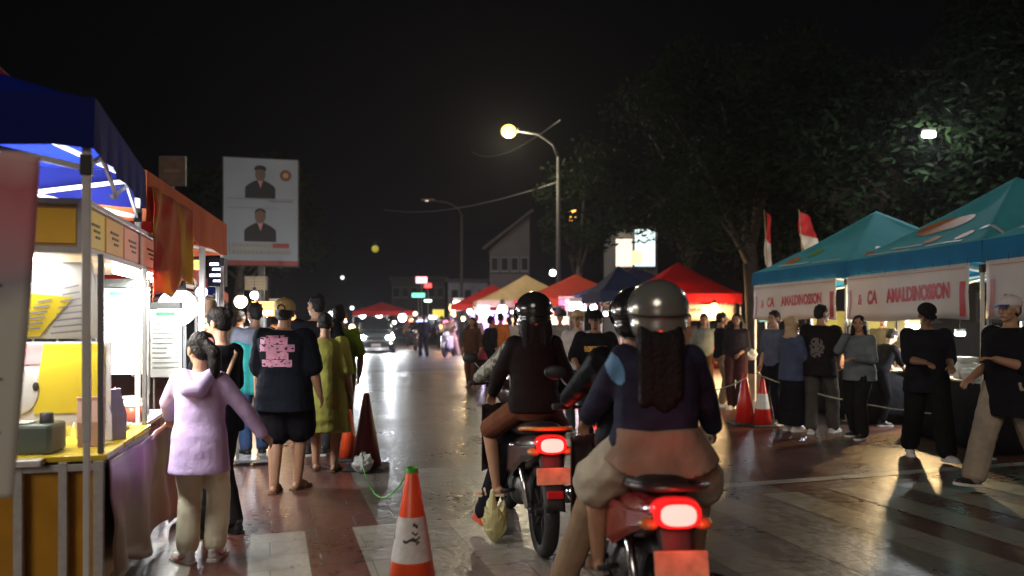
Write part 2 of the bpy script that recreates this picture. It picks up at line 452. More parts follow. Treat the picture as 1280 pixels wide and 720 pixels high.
            g.tcap(hd(0, -.01, -.10), T(.44, 0, -.01), .085 * s, .13 * s)
            g.tcap(T(.45, -.08, 0), T(.45, .08, 0), .095 * s, .095 * s); g.tcap(T(.43, 0, .03), T(.33, 0, .06), .1 * s, .06 * s); g.tcap(T(.43, 0, -.03), T(.30, 0, -.07), .1 * s, .06 * s)
            from_mesh('headscarf', remesh(g, .011, 2, .006, dscale=12), hm, T0); hat = None
    # ---- hats
    if hat and hat.get('kind') == 'cap':
        g = MB(); m_ = hat['m']; f = -1 if hat.get('back') else 1
        g.ell(hd(0, -.014, .060), hr(.096, .110, .076), HM); g.ell(hd(0, -.014, .048), hr(.097, .111, .045), HM)
        me = remesh(g, .007, 1)
        o = from_mesh('cap', me, m_, T0)
        g = MB(); g.ell(hd(0, f * .115 - .005, .035), hr(.068, .068, .008), HM @ Matrix.Rotation(R(-10 * f), 3, 'X')); g.build('cap_visor', hat.get('vm', m_), o, smooth=True)
        MB().ell(hd(0, -.014, .137), hr(.008, .008, .005), HM, n=8, m=5).build('cap_button', m_, o, smooth=True)
    if hat and hat.get('kind') == 'helmet':
        g = MB(); m_ = hat['m']; z_ = hat.get('size', 1.0)
        g.ell(hd(0, -.012, .040), hr(.134 * z_, .152 * z_, .128 * z_), HM, n=32, m=20); g.ell(hd(0, -.035, -.04), hr(.122 * z_, .118 * z_, .085 * z_), HM, n=32, m=20)
        o = from_mesh('helmet', remesh(g, .008, 4), m_, T0)
        # visor: a curved band across the front
        def vf(a, b_):
            an = R(-78) + R(156) * a; el = R(-30) + R(52) * b_
            return hd(math.sin(an) * math.cos(el) * .140 * z_, -.008 + math.cos(an) * math.cos(el) * .160 * z_, .035 + math.sin(el) * .132 * z_)
        MB().grid(vf, 20, 8).build('visor', mat('smoked_visor', (.03, .03, .035), rough=.08, coat=1), o, smooth=True, thick=.003)
        ringp = [hd(math.cos(t) * .131 * z_, -.022 + math.sin(t) * .146 * z_, .012 + .015 * math.sin(t)) for t in [2 * PI * i / 40 for i in range(41)]]
        MB().tube(ringp, .0045 * s, n=6).build('helmet_trim', mat('black_rubber', (.015, .015, .015), rough=.6), o, smooth=True)
    # ---- shoes
    if shoes:
        for sd in (1, -1):
            a = A[sd]; f = FD[sd]; zf = V((0, 0, 1)) - f * f.z; zf.normalize(); lt = f.cross(zf)
            def Q(x, y, z): return a + (lt * x + f * y + zf * z) * s
            if shoes['kind'] == 'sneaker':
                g = MB(); g.tcap(Q(0, -.035, -.042), Q(0, .06, -.045), .043 * s, .044 * s); g.tcap(Q(0, -.03, .0), Q(0, .04, -.03), .042 * s, .042 * s); g.tcap(Q(0, .06, -.05), Q(.0, .155, -.055), .046 * s, .034 * s)
                g.tcap(Q(-.02, .08, -.056), Q(-.012, .15, -.058), .03 * s, .026 * s); g.tcap(Q(.02, .08, -.056), Q(.012, .15, -.058), .03 * s, .026 * s)
                def cl(p):
                    d_ = (p - a).dot(zf)
                    return p + zf * (-.078 * s - d_) if d_ < -.078 * s else p
                sh = from_mesh('shoe', remesh(g, .008, 1, 0, clampf=cl), shoes['m'], T0)
            # sole
            pr = [(-.036, -.07), (-.04, -.03), (-.036, .03), (-.048, .09), (-.046, .14), (-.028, .18), (0, .192), (.028, .18), (.046, .14), (.048, .09), (.036, .03), (.04, -.03), (.036, -.07), (0, -.082)]
            k = 1.0 if shoes['kind'] != 'sneaker' else 1.04
            g = MB(); g.loft([[Q(x * k, y * k, -.082) for x, y in pr], [Q(x * k * 1.02, y * k * 1.01, -.072) for x, y in pr], [Q(x * k, y * k, -.058 if shoes['kind'] == 'sneaker' else -.066) for x, y in pr]])
            if shoes['kind'] == 'sneaker':
                g.build('sole', shoes.get('sm', mat('white_sole', (.7, .7, .68), rough=.6)), sh, smooth=False)
                if shoes.get('swoop'):
                    for q_ in (1, -1):
                        MB().tube([Q(q_ * .046, .10, -.05), Q(q_ * .0475, .05, -.052), Q(q_ * .046, -.01, -.035), Q(q_ * .046, -.05, -.01)], [.004 * s, .010 * s, .007 * s, .003 * s], n=6).build('shoe_stripe', shoes['swoop'], sh, smooth=True)
            else:
                o = g.build('sandal', shoes['m'], T0)
                MB().tube([Q(-.046, .07, -.07), Q(-.03, .085, -.022), Q(0, .09, -.008), Q(.03, .085, -.022), Q(.046, .07, -.07)], .011 * s, n=6).build('sandal_strap', shoes['m'], o, smooth=True)
    return out
# ------------------------------------------------------------------ camera, world
cam = bpy.data.cameras.new('camera'); co = bpy.data.objects.new('camera', cam); C.objects.link(co)
co.location = (0, 0, 1.5); co.rotation_euler = (R(90), 0, 0)
cam.sensor_width = 36; cam.lens = 36 * F / 1280; cam.shift_y = 40 / 1280; cam.clip_end = 600; cam.clip_start = .05
cam.dof.use_dof = True; cam.dof.focus_distance = 6.2; cam.dof.aperture_fstop = 1.3
sc.camera = co
w = bpy.data.worlds.new('World'); sc.world = w; w.use_nodes = True
nt = w.node_tree; bg = nt.nodes['Background']
sky = nt.nodes.new('ShaderNodeTexSky'); sky.sky_type = 'NISHITA'; sky.sun_disc = False
sky.sun_elevation = R(-4); sky.sun_rotation = R(200); sky.air_density = 1.5
mx = nt.nodes.new('ShaderNodeMix'); mx.data_type = 'RGBA'; mx.inputs[0].default_value = .93
nt.links.new(sky.outputs[0], mx.inputs[6]); mx.inputs[7].default_value = (.005, .005, .0075, 1)
nt.links.new(mx.outputs[2], bg.inputs['Color']); bg.inputs['Strength'].default_value = .13
sc.view_settings.view_transform = 'Standard'; sc.view_settings.look = 'None'; sc.view_settings.exposure = .5; sc.view_settings.gamma = 1
sc.cycles.use_denoising = True; sc.cycles.max_bounces = 6; sc.cycles.diffuse_bounces = 2; sc.cycles.glossy_bounces = 3; sc.cycles.transmission_bounces = 4; sc.cycles.transparent_max_bounces = 6
sc.cycles.sample_clamp_indirect = 4; sc.cycles.use_light_tree = True; sc.cycles.caustics_reflective = False; sc.cycles.caustics_refractive = False
# glow of the town from behind the viewer (broad and dim, stands for the street lighting there)
sun = lamp_light('SUN', (-4, -6, 9), .52, (1.0, .86, .72)); sun.name = 'town_light'
sun.data.angle = R(25); sun.rotation_euler = V((.28, .85, -.40)).to_track_quat('-Z', 'Y').to_euler()

# ------------------------------------------------------------------ ground
D = V((-.30, .954, 0)); NN = V((.954, .30, 0))        # street direction and the direction across it
def paving(name, c1, c2, mortar, bw, bh, rough, rot, bump=.35, tile_bump=.5, wet=.5, streak=None):
    m = bpy.data.materials.new(name); m.use_nodes = True; nt = m.node_tree; b = nt.nodes['Principled BSDF']
    tc = nt.nodes.new('ShaderNodeTexCoord'); mp = nt.nodes.new('ShaderNodeMapping'); mp.inputs['Rotation'].default_value = (0, 0, rot)
    nt.links.new(tc.outputs['Object'], mp.inputs['Vector'])
    br = nt.nodes.new('ShaderNodeTexBrick'); br.inputs['Color1'].default_value = (*c1, 1); br.inputs['Color2'].default_value = (*c2, 1); br.inputs['Mortar'].default_value = (*mortar, 1)
    br.inputs['Scale'].default_value = 1; br.inputs['Brick Width'].default_value = bw; br.inputs['Row Height'].default_value = bh; br.inputs['Mortar Size'].default_value = .006; br.inputs['Mortar Smooth'].default_value = .3
    nt.links.new(mp.outputs[0], br.inputs['Vector'])
    no = nt.nodes.new('ShaderNodeTexNoise'); no.inputs['Scale'].default_value = .9; no.inputs['Detail'].default_value = 6; nt.links.new(tc.outputs['Object'], no.inputs['Vector'])
    n3 = nt.nodes.new('ShaderNodeTexNoise'); n3.inputs['Scale'].default_value = 14; n3.inputs['Detail'].default_value = 5; nt.links.new(tc.outputs['Object'], n3.inputs['Vector'])
    mxx = nt.nodes.new('ShaderNodeMix'); mxx.data_type = 'RGBA'; mxx.blend_type = 'MULTIPLY'; mxx.inputs[0].default_value = .55
    nt.links.new(br.outputs['Color'], mxx.inputs[6])
    rp = nt.nodes.new('ShaderNodeValToRGB'); rp.color_ramp.elements[0].position = .32; rp.color_ramp.elements[0].color = (.35, .33, .33, 1); rp.color_ramp.elements[1].position = .65; rp.color_ramp.elements[1].color = (1, 1, 1, 1)
    ad = nt.nodes.new('ShaderNodeMath'); ad.operation = 'ADD'; ml = nt.nodes.new('ShaderNodeMath'); ml.operation = 'MULTIPLY'; ml.inputs[1].default_value = .5
    nt.links.new(no.outputs['Fac'], ad.inputs[0]); nt.links.new(n3.outputs['Fac'], ad.inputs[1]); nt.links.new(ad.outputs[0], ml.inputs[0])
    nt.links.new(ml.outputs[0], rp.inputs[0]); nt.links.new(rp.outputs[0], mxx.inputs[7]); nt.links.new(mxx.outputs[2], b.inputs['Base Color'])
    mr = nt.nodes.new('ShaderNodeMapRange'); mr.inputs['From Min'].default_value = .35; mr.inputs['From Max'].default_value = .65; mr.inputs['To Min'].default_value = rough - .1; mr.inputs['To Max'].default_value = rough + .14
    nt.links.new(ml.outputs[0], mr.inputs['Value']); nt.links.new(mr.outputs[0], b.inputs['Roughness'])
    # bump: tiles slightly out of level, pores, joints
    ad2 = nt.nodes.new('ShaderNodeMath'); ad2.operation = 'MULTIPLY_ADD'; ad2.inputs[1].default_value = -tile_bump
    nt.links.new(br.outputs['Fac'], ad2.inputs[0]); nt.links.new(n3.outputs['Fac'], ad2.inputs[2])
    nw = nt.nodes.new('ShaderNodeTexNoise'); nw.inputs['Scale'].default_value = 2.6; nw.inputs['Detail'].default_value = 2; nt.links.new(tc.outputs['Object'], nw.inputs['Vector'])
    ad3 = nt.nodes.new('ShaderNodeMath'); ad3.operation = 'MULTIPLY_ADD'; ad3.inputs[1].default_value = 1.4; nt.links.new(nw.outputs['Fac'], ad3.inputs[0]); nt.links.new(ad2.outputs[0], ad3.inputs[2])
    bp = nt.nodes.new('ShaderNodeBump'); bp.inputs['Strength'].default_value = bump; bp.inputs['Distance'].default_value = .012
    nt.links.new(ad3.outputs[0], bp.inputs['Height']); nt.links.new(bp.outputs['Normal'], b.inputs['Normal'])
    b.inputs['Specular IOR Level'].default_value = wet
    return m
ROT = math.atan2(.30, .954)
asph = paving('wet_asphalt', (.07, .068, .064), (.075, .072, .068), (.045, .045, .045), 3, 3, .42, 0, bump=.6, tile_bump=0, wet=.5)
redp = paving('red_brown_paving', (.135, .052, .038), (.11, .045, .034), (.06, .042, .038), .6, .3, .33, -ROT, bump=.35, wet=.6)
greyp = paving('grey_stone_paving', (.20, .178, .152), (.165, .148, .127), (.07, .066, .06), .9, .45, .33, -ROT, bump=.38, wet=.7)
zebm = paving('worn_grey_paint', (.33, .305, .255), (.285, .265, .225), (.16, .15, .13), .6, .3, .36, -ROT, bump=.35, wet=.6)
linem = paving('worn_white_paint', (.50, .47, .42), (.46, .43, .40), (.26, .24, .22), .6, .3, .34, -ROT, bump=.35)
def sheet(name, pts, z, m):
    mb = MB(); mb.add([(x, y, z) for x, y in pts], [tuple(range(len(pts)))]); return struct(mb.build(name, m))
def sn(s, t): p = NN * s + D * t; return (p.x, p.y)     # s across, t along the street
sheet('ground', [(-300, -60), (300, -60), (300, 400), (-300, 400)], 0, asph)
sheet('pavement', [sn(-14, -9), sn(20, -9), sn(20, 22.0), sn(-14, 22.0)], .004, redp)
sheet('road', [sn(.75, -9), sn(4.3, -9), sn(4.3, 21.95), sn(.75, 21.95)], .006, greyp)
zb = MB()
s = -2.2; i = 0
while s < 9.0:
    p = [sn(s, .8), sn(s + .36, .8), sn(s + .36, 5.62), sn(s, 5.62)]; zb.add([(x, y, .008) for x, y in p], [(0, 1, 2, 3)]); s += .69
struct(zb.build('zebra_crossing', zebm))
sheet('stop_line', [sn(2.6, 5.95), sn(14, 5.95), sn(14, 6.09), sn(2.6, 6.09)], .008, linem)
sheet('edge_line', [sn(-2.0, 21.55), sn(6, 21.55), sn(6, 21.75), sn(-2.0, 21.75)], .009, linem)
sheet('lane_mark', [(-4.9, 27.4), (-3.9, 27.6), (-3.9, 27.9), (-4.9, 27.7)], .005, linem)
# kerb and raised edge on the right behind the tent line
kb = MB(); kb.box((9.6, 14, .06), (.18, 26, .12)); struct(kb.build('kerb', mat('kerb_stone', (.25, .24, .22), rough=.7, var=.25, bump=.4)))
ks = MB(); ks.box((18.2, 14, .05), (17, 26, .10)); struct(ks.build('sidewalk', paving('sidewalk_tiles', (.12, .11, .10), (.10, .09, .085), (.04, .04, .04), .4, .4, .5, 0)))

# ------------------------------------------------------------------ tents
alu = mat('painted_white_steel', (.62, .63, .62), rough=.35, var=.08)
galv = mat('galvanised_steel', (.42, .43, .44), rough=.38, metal=.7, var=.2)
blackpl = mat('black_plastic', (.02, .02, .022), rough=.5, var=.2)
def canopy_h(x, y, W_, L_, rise, pw=1.12, sag=.05):
    m = max(abs(x) / (W_ / 2), abs(y) / (L_ / 2)); h = rise * (1 - m) ** pw
    a, b = abs(x) / (W_ / 2), abs(y) / (L_ / 2)
    r = min(a, b) / max(m, 1e-4)
    return h - sag * m * (1 - m) * 3.2 * (1 - r ** 3)
def tent(label, c, yaw, W_, L_, eave, val, rise, m, valm=None, group=None, posts=True, bars=True, valh=None, foot=0, n=36, postm=None, skip=(), sag=.05):
    """pop-up tent: canopy + valance + four posts + scissor truss; W_ across (local x), L_ along (local y)"""
    T = thing('market_tent', label, 'tent', (c[0], c[1], 0), R(yaw), group)
    mb = MB()
    def fn(a, b):
        x = (a - .5) * W_; y = (b - .5) * L_
        wr = .012 * noise.noise(V((x * 2.2, y * 2.2, c[0])))
        return V((x, y, eave + canopy_h(x, y, W_, L_, rise, sag=sag) + wr))
    vs = [fn(i / n, j / n) for j in range(n + 1) for i in range(n + 1)]; fs = []
    for j in range(n):
        for i in range(n):
            a0 = j * (n + 1) + i; a1 = a0 + 1; b0 = a0 + n + 1; b1 = b0 + 1
            if (i < n / 2) == (j < n / 2): fs += [(a0, a1, b1), (a0, b1, b0)]
            else: fs += [(a0, a1, b0), (a1, b1, b0)]
    mb.add(vs, fs); cn = mb.build('canopy', m, T, smooth=True, thick=.004)
    mb = MB(); hw, hl = W_ / 2 + .004, L_ / 2 + .004
    per = []
    for i in range(16): per.append((-hw + 2 * hw * i / 16, -hl))
    for i in range(16): per.append((hw, -hl + 2 * hl * i / 16))
    for i in range(16): per.append((hw - 2 * hw * i / 16, hl))
    for i in range(16): per.append((-hw, hl - 2 * hl * i / 16))
    rings = []
    for k in range(4):
        z = eave + .004 - val * k / 3
        rings.append([V((x * (1 + .006 * math.sin(i * 2.1 + c[0]) * k / 3), y * (1 + .006 * math.cos(i * 1.7) * k / 3), z - (.012 * math.sin(i * 1.3 + c[1]) if k == 3 else 0))) for i, (x, y) in enumerate(per)])
    mb.loft(rings, cap=False); mb.build('valance', valm or m, T, smooth=False, thick=.004)
    pm = postm or alu
    if posts:
        for i, (sx, sy) in enumerate(((-1, -1), (1, -1), (1, 1), (-1, 1))):
            if i in skip: continue
            x, y = sx * (W_ / 2 - .035), sy * (L_ / 2 - .035)
            p = MB(); p.box((x, y, .55 + foot / 2), (.026, .026, 1.1 - foot)); p.box((x, y, (eave + .95) / 2), (.034, .034, eave - .95 - .02))
            o = p.build('post', pm, T, bevel=.004)
            f = MB(); f.box((x, y, .012), (.10, .10, .008)); f.build('foot_plate', pm, o)
            MB().box((x, y, eave - val - .06), (.048, .048, .09)).build('bracket', blackpl, o, bevel=.004)
    if bars:
        t = MB(); z0 = eave - .06; z1 = eave - .30; a = W_ / 2 - .05; b = L_ / 2 - .05
        for (p, q_) in (((-a, -b), (a, -b)), ((a, -b), (a, b)), ((a, b), (-a, b)), ((-a, b), (-a, -b))):
            p = V((*p, 0)); q_ = V((*q_, 0)); mid = (p + q_) / 2; off = (q_ - p).normalized().cross(V((0, 0, 1))) * .012
            for (s_, e_) in ((p, mid), (mid, q_)):
                t.bar(s_ + V((0, 0, z0)) + off, e_ + V((0, 0, z1)) + off, .014, .026); t.bar(s_ + V((0, 0, z1)) - off, e_ + V((0, 0, z0)) - off, .014, .026)
        for sx, sy in ((-1, -1), (1, -1), (1, 1), (-1, 1)):
            t.bar((sx * a, sy * b, z0), (sx * .03, sy * .03, eave + rise - .12), .014, .026)
        t.box((0, 0, eave + rise - .28), (.04, .04, .5))
        t.build('truss', pm, T)
    return T
def fabric(name, col, tr=.25, **k): return mat(name, col, rough=.9, spec=.15, var=.14, vscale=3, bump=.35, bscale=5, tmix=tr, **k)

# right-hand blue tents with white banners
def rtent(label, p0, p1, depth, m, vm):
    p0 = V((*p0, 0)); p1 = V((*p1, 0)); d = (p1 - p0); L_ = d.length; d.normalize(); n = V((d.y, -d.x, 0))   # n points away from the street (to +x)
    c = (p0 + p1) / 2 + n * depth / 2
    yaw = math.degrees(math.atan2(-d.x, d.y))
    return tent(label, c, yaw, depth, L_ + .07, 2.36, .24, .98, m, vm, 'blue canopy tents along the right side', sag=.07), c, d, n, L_
blueR = fabric('sea_blue_canopy', (.07, .38, .46), .12); blueV = fabric('blue_valance', (.02, .19, .38), .1)
PB0, PB1 = (5.08, 8.35), (4.92, 11.25); PA1 = (4.45, 14.15)
tB, cB, dB, nB, LB = rtent('blue canopy tent with orange oval print, nearest on the right', PB0, PB1, 3.0, blueR, blueV)
tA, cA, dA, nA, LA = rtent('blue canopy tent with green leaf print, farther of the two peaked ones', (4.90, 11.33), PA1, 3.0, blueR, blueV)
tC, cC, dC, nC, LC = rtent('blue canopy tent cut off by the right edge, beside the beige-trousered man', (5.25, 5.35), (5.09, 8.25), 3.0, blueR, blueV)
def canopy_patch(T, W_, L_, cx, cy, rx, ry, rot, m, name='printed_patch', rise=.98, shape='ell'):
    mb = MB(); ca, sa = math.cos(rot), math.sin(rot); n = 14
    def pt(a, b):
        x = cx + a * rx * ca - b * ry * sa; y = cy + a * rx * sa + b * ry * ca
        return V((x, y, 2.36 + canopy_h(x, y, W_, L_, rise, sag=.07) + .012 * noise.noise(V((x * 2.2, y * 2.2, T.location.x))) + .012))
    if shape == 'ell':
        vs = [pt(0, 0)]
        for j in range(1, 5):
            for i in range(n * 2): t = 2 * PI * i / (n * 2); vs.append(pt(math.cos(t) * j / 4 * (1 + .08 * math.sin(5 * t)), math.sin(t) * j / 4))
        k = n * 2; fs = [(0, 1 + i, 1 + (i + 1) % k) for i in range(k)]
        for j in range(3): fs += [(1 + j * k + i, 1 + (j + 1) * k + i, 1 + (j + 1) * k + (i + 1) % k, 1 + j * k + (i + 1) % k) for i in range(k)]
        mb.add(vs, fs)
    else: mb.grid(lambda a, b: pt(a * 2 - 1, b * 2 - 1), 10, 4)
    return mb.build(name, m, T, smooth=True)
orgp = mat('orange_print', (.42, .15, .04), rough=.6, var=.3, vscale=12); whp = mat('white_print', (.5, .58, .62), rough=.6); grp = mat('leaf_green_print', (.13, .30, .04), rough=.6)
# local x=-1.5 is the street side, y runs along the street
canopy_patch(tB, 3, 2.98, -.80, .25, .17, .48, R(8), orgp)
canopy_patch(tB, 3, 2.98, -1.16, -.05, .09, .13, 0, orgp); canopy_patch(tB, 3, 2.98, -1.2, -.75, .10, .11, 0, orgp)
canopy_patch(tB, 3, 2.98, -1.26, .35, .022, .34, 0, whp, shape='r'); canopy_patch(tB, 3, 2.98, -1.38, .60, .02, .52, 0, whp, shape='r'); canopy_patch(tB, 3, 2.98, -1.36, -.6, .02, .34, 0, whp, shape='r')
canopy_patch(tB, 3, 2.98, -1.1, -1.1, .03, .2, 0, whp, shape='r'); canopy_patch(tB, 3, 2.98, -1.32, 1.18, .05, .10, 0, orgp)
canopy_patch(tA, 3, 2.93, -.95, .25, .10, .16, .3, grp); canopy_patch(tA, 3, 2.93, -1.15, .65, .12, .17, 0, orgp); canopy_patch(tA, 3, 2.93, -.60, -1.1, .12, .18, 0, orgp)
canopy_patch(tA, 3, 2.93, -1.3, .4, .03, .5, 0, whp, shape='r'); canopy_patch(tA, 3, 2.93, -1.36, -.7, .02, .4, 0, whp, shape='r')
canopy_patch(tC, 3, 2.98, -1.2, .5, .10, .18, 0, orgp); canopy_patch(tC, 3, 2.98, -1.3, .9, .02, .3, 0, whp, shape='r')

# banners hanging from the valances (the lettering is blurred in the photograph; these are the characters it shows)
bann = mat('white_vinyl', (.64, .60, .56), rough=.5, var=.08, vscale=2, bump=.2, bscale=3, tmix=.15); redt = mat('red_lettering', (.50, .02, .03), rough=.5); pinkt = mat('pink_border', (.52, .22, .20), rough=.5)
def banner(label, p0, p1, zt, zb, txt, mirror=False, hem=0, group='white banners hung from the blue tents', off=.05):
    p0 = V((*p0, 0)); p1 = V((*p1, 0)); d = p1 - p0; L_ = d.length; d.normalize(); n = V((-d.y, d.x, 0))   # n toward the street (-x)
    T = thing('banner', label, 'banner', (p0.x, p0.y, 0), 0, group)
    def fn(a, b):
        wv = .018 * math.sin(a * 9 + b * 2) * (1 - b) + .012 * noise.noise(V((a * 6, b * 3, zt)))
        p = d * (a * L_) + n * (off + wv); p.z = zb + (zt - zb) * b + (.02 * math.sin(a * 7) if b < .01 else 0); return p
    MB().grid(fn, 40, 6).build('vinyl_sheet', bann, T, smooth=True, thick=.003)
    def placed(me, cx, cz, sc_=1):      # text runs from the far end (left as seen from the street) to the near end
        for v in me.vertices:
            a = 1 - (cx + v.co.x) / L_; b = (cz + v.co.y - zb) / (zt - zb)
            q_ = fn(min(1, max(0, a)), min(1, max(.02, b))); q_.z = cz + v.co.y; v.co = q_ + n * (.006 + v.co.z)
        return me
    for s_, cx, cz, sz, wd, bold in txt:
        me = text_mesh(s_, sz, depth=.001, bold=bold)
        bm = bmesh.new(); bm.from_mesh(me); bmesh.ops.triangulate(bm, faces=bm.faces); bm.to_mesh(me); bm.free()
        xs = [v.co.x for v in me.vertices]; k = wd / (max(xs) - min(xs)); mid = (max(xs) + min(xs)) / 2
        for v in me.vertices: v.co.x = (v.co.x - mid) * k; v.co.y += v.co.x * .02
        from_mesh('lettering', placed(me, cx, cz), redt, T, smooth=False)
    # red bottle-shaped emblems and pink edge strips at both ends
    for cx in (.10, L_ - .10):
        g = MB(); g.grid(lambda a, b: V(((a - .5) * (.10 if cx > .2 else .07), (b - .5) * (zt - zb) * .62 - .02, 0)), 4, 10)
        me = g.mesh(); from_mesh('emblem', placed(me, cx, (zt + zb) / 2 - .06), redt if cx > .2 else pinkt, T, smooth=False)
    g = MB(); g.grid(lambda a, b: V(((a - .5) * (L_ - .1), (b - .5) * .012, 0)), 40, 1); from_mesh('border_strip', placed(g.mesh(), L_ / 2, zt - .05), pinkt, T)
    g = MB()
    for a in [i / 8 for i in range(9)]: p = fn(min(.99, max(.01, a)), 1); g.cyl(p - V((0, 0, .02)), p + V((0, 0, .05)), .004, n=6)
    g.build('tie', blackpl, T)
    return T
banner('white banner with red lettering on the nearer peaked blue tent', (5.08, 8.45), (4.93, 11.18), 2.13, 1.50, [('CA', .72, 1.80, .24, .26, .012), ('AMALDINOSSON', 1.72, 1.82, .24, 1.35, .012), ('&', .38, 1.78, .2, .13, .006)])
banner('white banner with faded red lettering on the farther peaked blue tent', (4.88, 11.45), (4.47, 14.05), 2.13, 1.50, [('CA', .66, 1.80, .22, .26, .01), ('AMALDINOSSON', 1.62, 1.82, .22, 1.25, .01), ('&', .34, 1.78, .2, .13, .006)])
banner('white banner cut off at the right edge above the beige-trousered man', (5.24, 5.45), (5.10, 8.18), 2.13, 1.50, [('CA', 1.05, 1.80, .28, .34, .012), ('AMALDI', 2.0, 1.80, .26, .9, .012)])
# ------------------------------------------------------------------ motorcycles
rubber = mat('tyre_rubber', (.018, .018, .018), rough=.75, bump=.4, bscale=60); chrome = mat('worn_chrome', (.55, .55, .55), rough=.22, metal=1); engm = mat('engine_metal', (.16, .16, .165), rough=.45, metal=.8, var=.3, bump=.3)
def motorbike(label, loc, yaw, paint, rail, front=None, group=None, plate=(.62, .44, .28), tl=(1, .10, .085), tls=8, fill=12):
    T = thing('motorcycle', label, 'motorcycle', loc, R(yaw), group)
    def wheel(y, nm, fr):
        o = MB().lathe([(.215, -.03), (.225, -.042), (.262, -.048), (.287, -.03), (.293, 0), (.287, .03), (.262, .048), (.225, .042), (.215, .03)], (0, y, .293), 'X', 36, cap=False).build('tyre', rubber, None, smooth=True)
        o.parent = T
        r = MB(); r.lathe([(.214, -.032), (.224, -.034), (.224, .034), (.214, .032)], (0, y, .293), 'X', 36, cap=False); r.cyl((-.05, y, .293), (.05, y, .293), .04)
        for i in range(6):
            a = i * PI / 3 + .3; r.bar((0, y + .03 * math.cos(a), .293 + .03 * math.sin(a)), (0, y + .216 * math.cos(a + .12), .293 + .216 * math.sin(a + .12)), .022, .03)
        r.build('rim', mat('alloy_dark', (.12, .12, .125), rough=.35, metal=.9), T, smooth=False)
    wheel(-.62, 'r', 0); wheel(.66, 'f', 0)
    def sec(y, w, zb, zt, p=2.6, n=20, zs=None):
        r = []
        for i in range(n):
            t = 2 * PI * i / n; cx, cz = math.cos(t), math.sin(t)
            r.append(V((math.copysign(abs(cx) ** (2 / p), cx) * w * (1 if cz < 0 else .82 + .18 * (1 - cz)), y, (zb + zt) / 2 + math.copysign(abs(cz) ** (2 / p), cz) * (zt - zb) / 2)))
        return r
    # tail fairing: narrows and rises to the lamp
    MB().loft([sec(.12, .10, .42, .66), sec(-.1, .135, .44, .70), sec(-.35, .150, .50, .74), sec(-.6, .140, .58, .785), sec(-.78, .115, .655, .80), sec(-.88, .075, .70, .795)]).build('tail_fairing', paint, T, smooth=True)
    for sx in (1, -1):
        MB().loft([[V((sx * x, y, z)) for x, y, z in ((.125, .02, .40), (.150, -.05, .42), (.150, -.05, .60), (.125, .02, .60))], [V((sx * x, y, z)) for x, y, z in ((.15, -.3, .46), (.172, -.3, .50), (.168, -.3, .66), (.15, -.3, .68))], [V((sx * x, y, z)) for x, y, z in ((.13, -.62, .60), (.152, -.62, .63), (.148, -.62, .70), (.13, -.62, .71))], [V((sx * x, y, z)) for x, y, z in ((.09, -.86, .70), (.10, -.86, .71), (.10, -.86, .74), (.09, -.86, .75))]]).build('side_panel', paint, T, smooth=False, bevel=.008)
    # seat
    MB().loft([sec(.16, .06, .66, .73, 2.4), sec(.05, .11, .68, .78, 2.4), sec(-.2, .13, .70, .785, 2.4), sec(-.34, .135, .72, .83, 2.4), sec(-.6, .125, .765, .855, 2.4), sec(-.74, .09, .785, .84, 2.4)]).build('seat', mat('seat_vinyl', (.02, .018, .018), rough=.5, bump=.4, bscale=30), T, smooth=True)
    # leg shield, floor spine and front
    MB().loft([sec(.12, .07, .36, .60), sec(.30, .06, .34, .58), sec(.42, .09, .32, .80), sec(.50, .13, .40, .93)]).build('front_body', front or paint, T, smooth=True)
    MB().loft([sec(.30, .05, .86, 1.00), sec(.42, .13, .84, 1.05), sec(.54, .12, .84, 1.04), sec(.62, .06, .88, 1.0)]).build('handlebar_cover', front or paint, T, smooth=True)
    for sx in (1, -1):
        MB().grid(lambda a, b: V((sx * (.09 + .17 * math.sin(a * PI / 2)), .50 - .16 * a, .36 + .50 * b)), 6, 8).build('leg_shield', front or paint, T, smooth=True, thick=.008)
        h = MB(); h.tube([(sx * .08, .42, 1.0), (sx * .2, .40, 1.02), (sx * .34, .34, 1.03)], .011); o = h.build('handlebar', engm, T, smooth=True)
        MB().tube([(sx * .24, .385, 1.025), (sx * .36, .33, 1.03)], .018).build('grip', rubber, o, smooth=True)
        MB().tube([(sx * .25, .40, 1.03), (sx * .26, .42, 1.12), (sx * .31, .42, 1.18)], .006).build('mirror_stem', engm, T, smooth=True)
        MB().ell((sx * .34, .42, 1.21), (.062, .018, .04)).build('mirror', blackpl, T, smooth=True)
        MB().tube([(sx * .065, .52, .72), (sx * .07, .66, .293)], .02).build('front_fork', engm, T, smooth=True)
        MB().tube([(sx * .115, -.42, .62), (sx * .10, -.62, .31)], .022).build('shock_absorber', chrome, T, smooth=True)
        MB().tube([(sx * .05, -.1, .30), (sx * .08, -.62, .293)], .02).build('swing_arm', engm, T, smooth=True)
        MB().tube([(sx * .11, -.22, .34), (sx * .21, -.24, .335)], .013).build('foot_peg', rubber, T, smooth=True)
        MB().tube([(sx * .10, .06, .30), (sx * .22, .04, .30)], .014).build('foot_peg', rubber, T, smooth=True)
        MB().ell((sx * .105, -.835, .70), (.042, .045, .026)).build('turn_signal', mat('amber_lens', (.55, .22, .06), rough=.2, coat=.5), T, smooth=True)
    MB().loft([sec(.12, .10, .20, .42), sec(-.05, .12, .19, .46), sec(-.22, .10, .24, .44)]).build('engine', engm, T, smooth=True)
    MB().tube([(.10, .02, .24), (.15, -.15, .25), (.16, -.35, .30), (.165, -.45, .33)], [.02, .022, .03, .045]).tube([(.165, -.44, .33), (.17, -.86, .44)], [.047, .05]).build('exhaust', mat('exhaust_black', (.05, .05, .05), rough=.3, metal=.7), T, smooth=True)
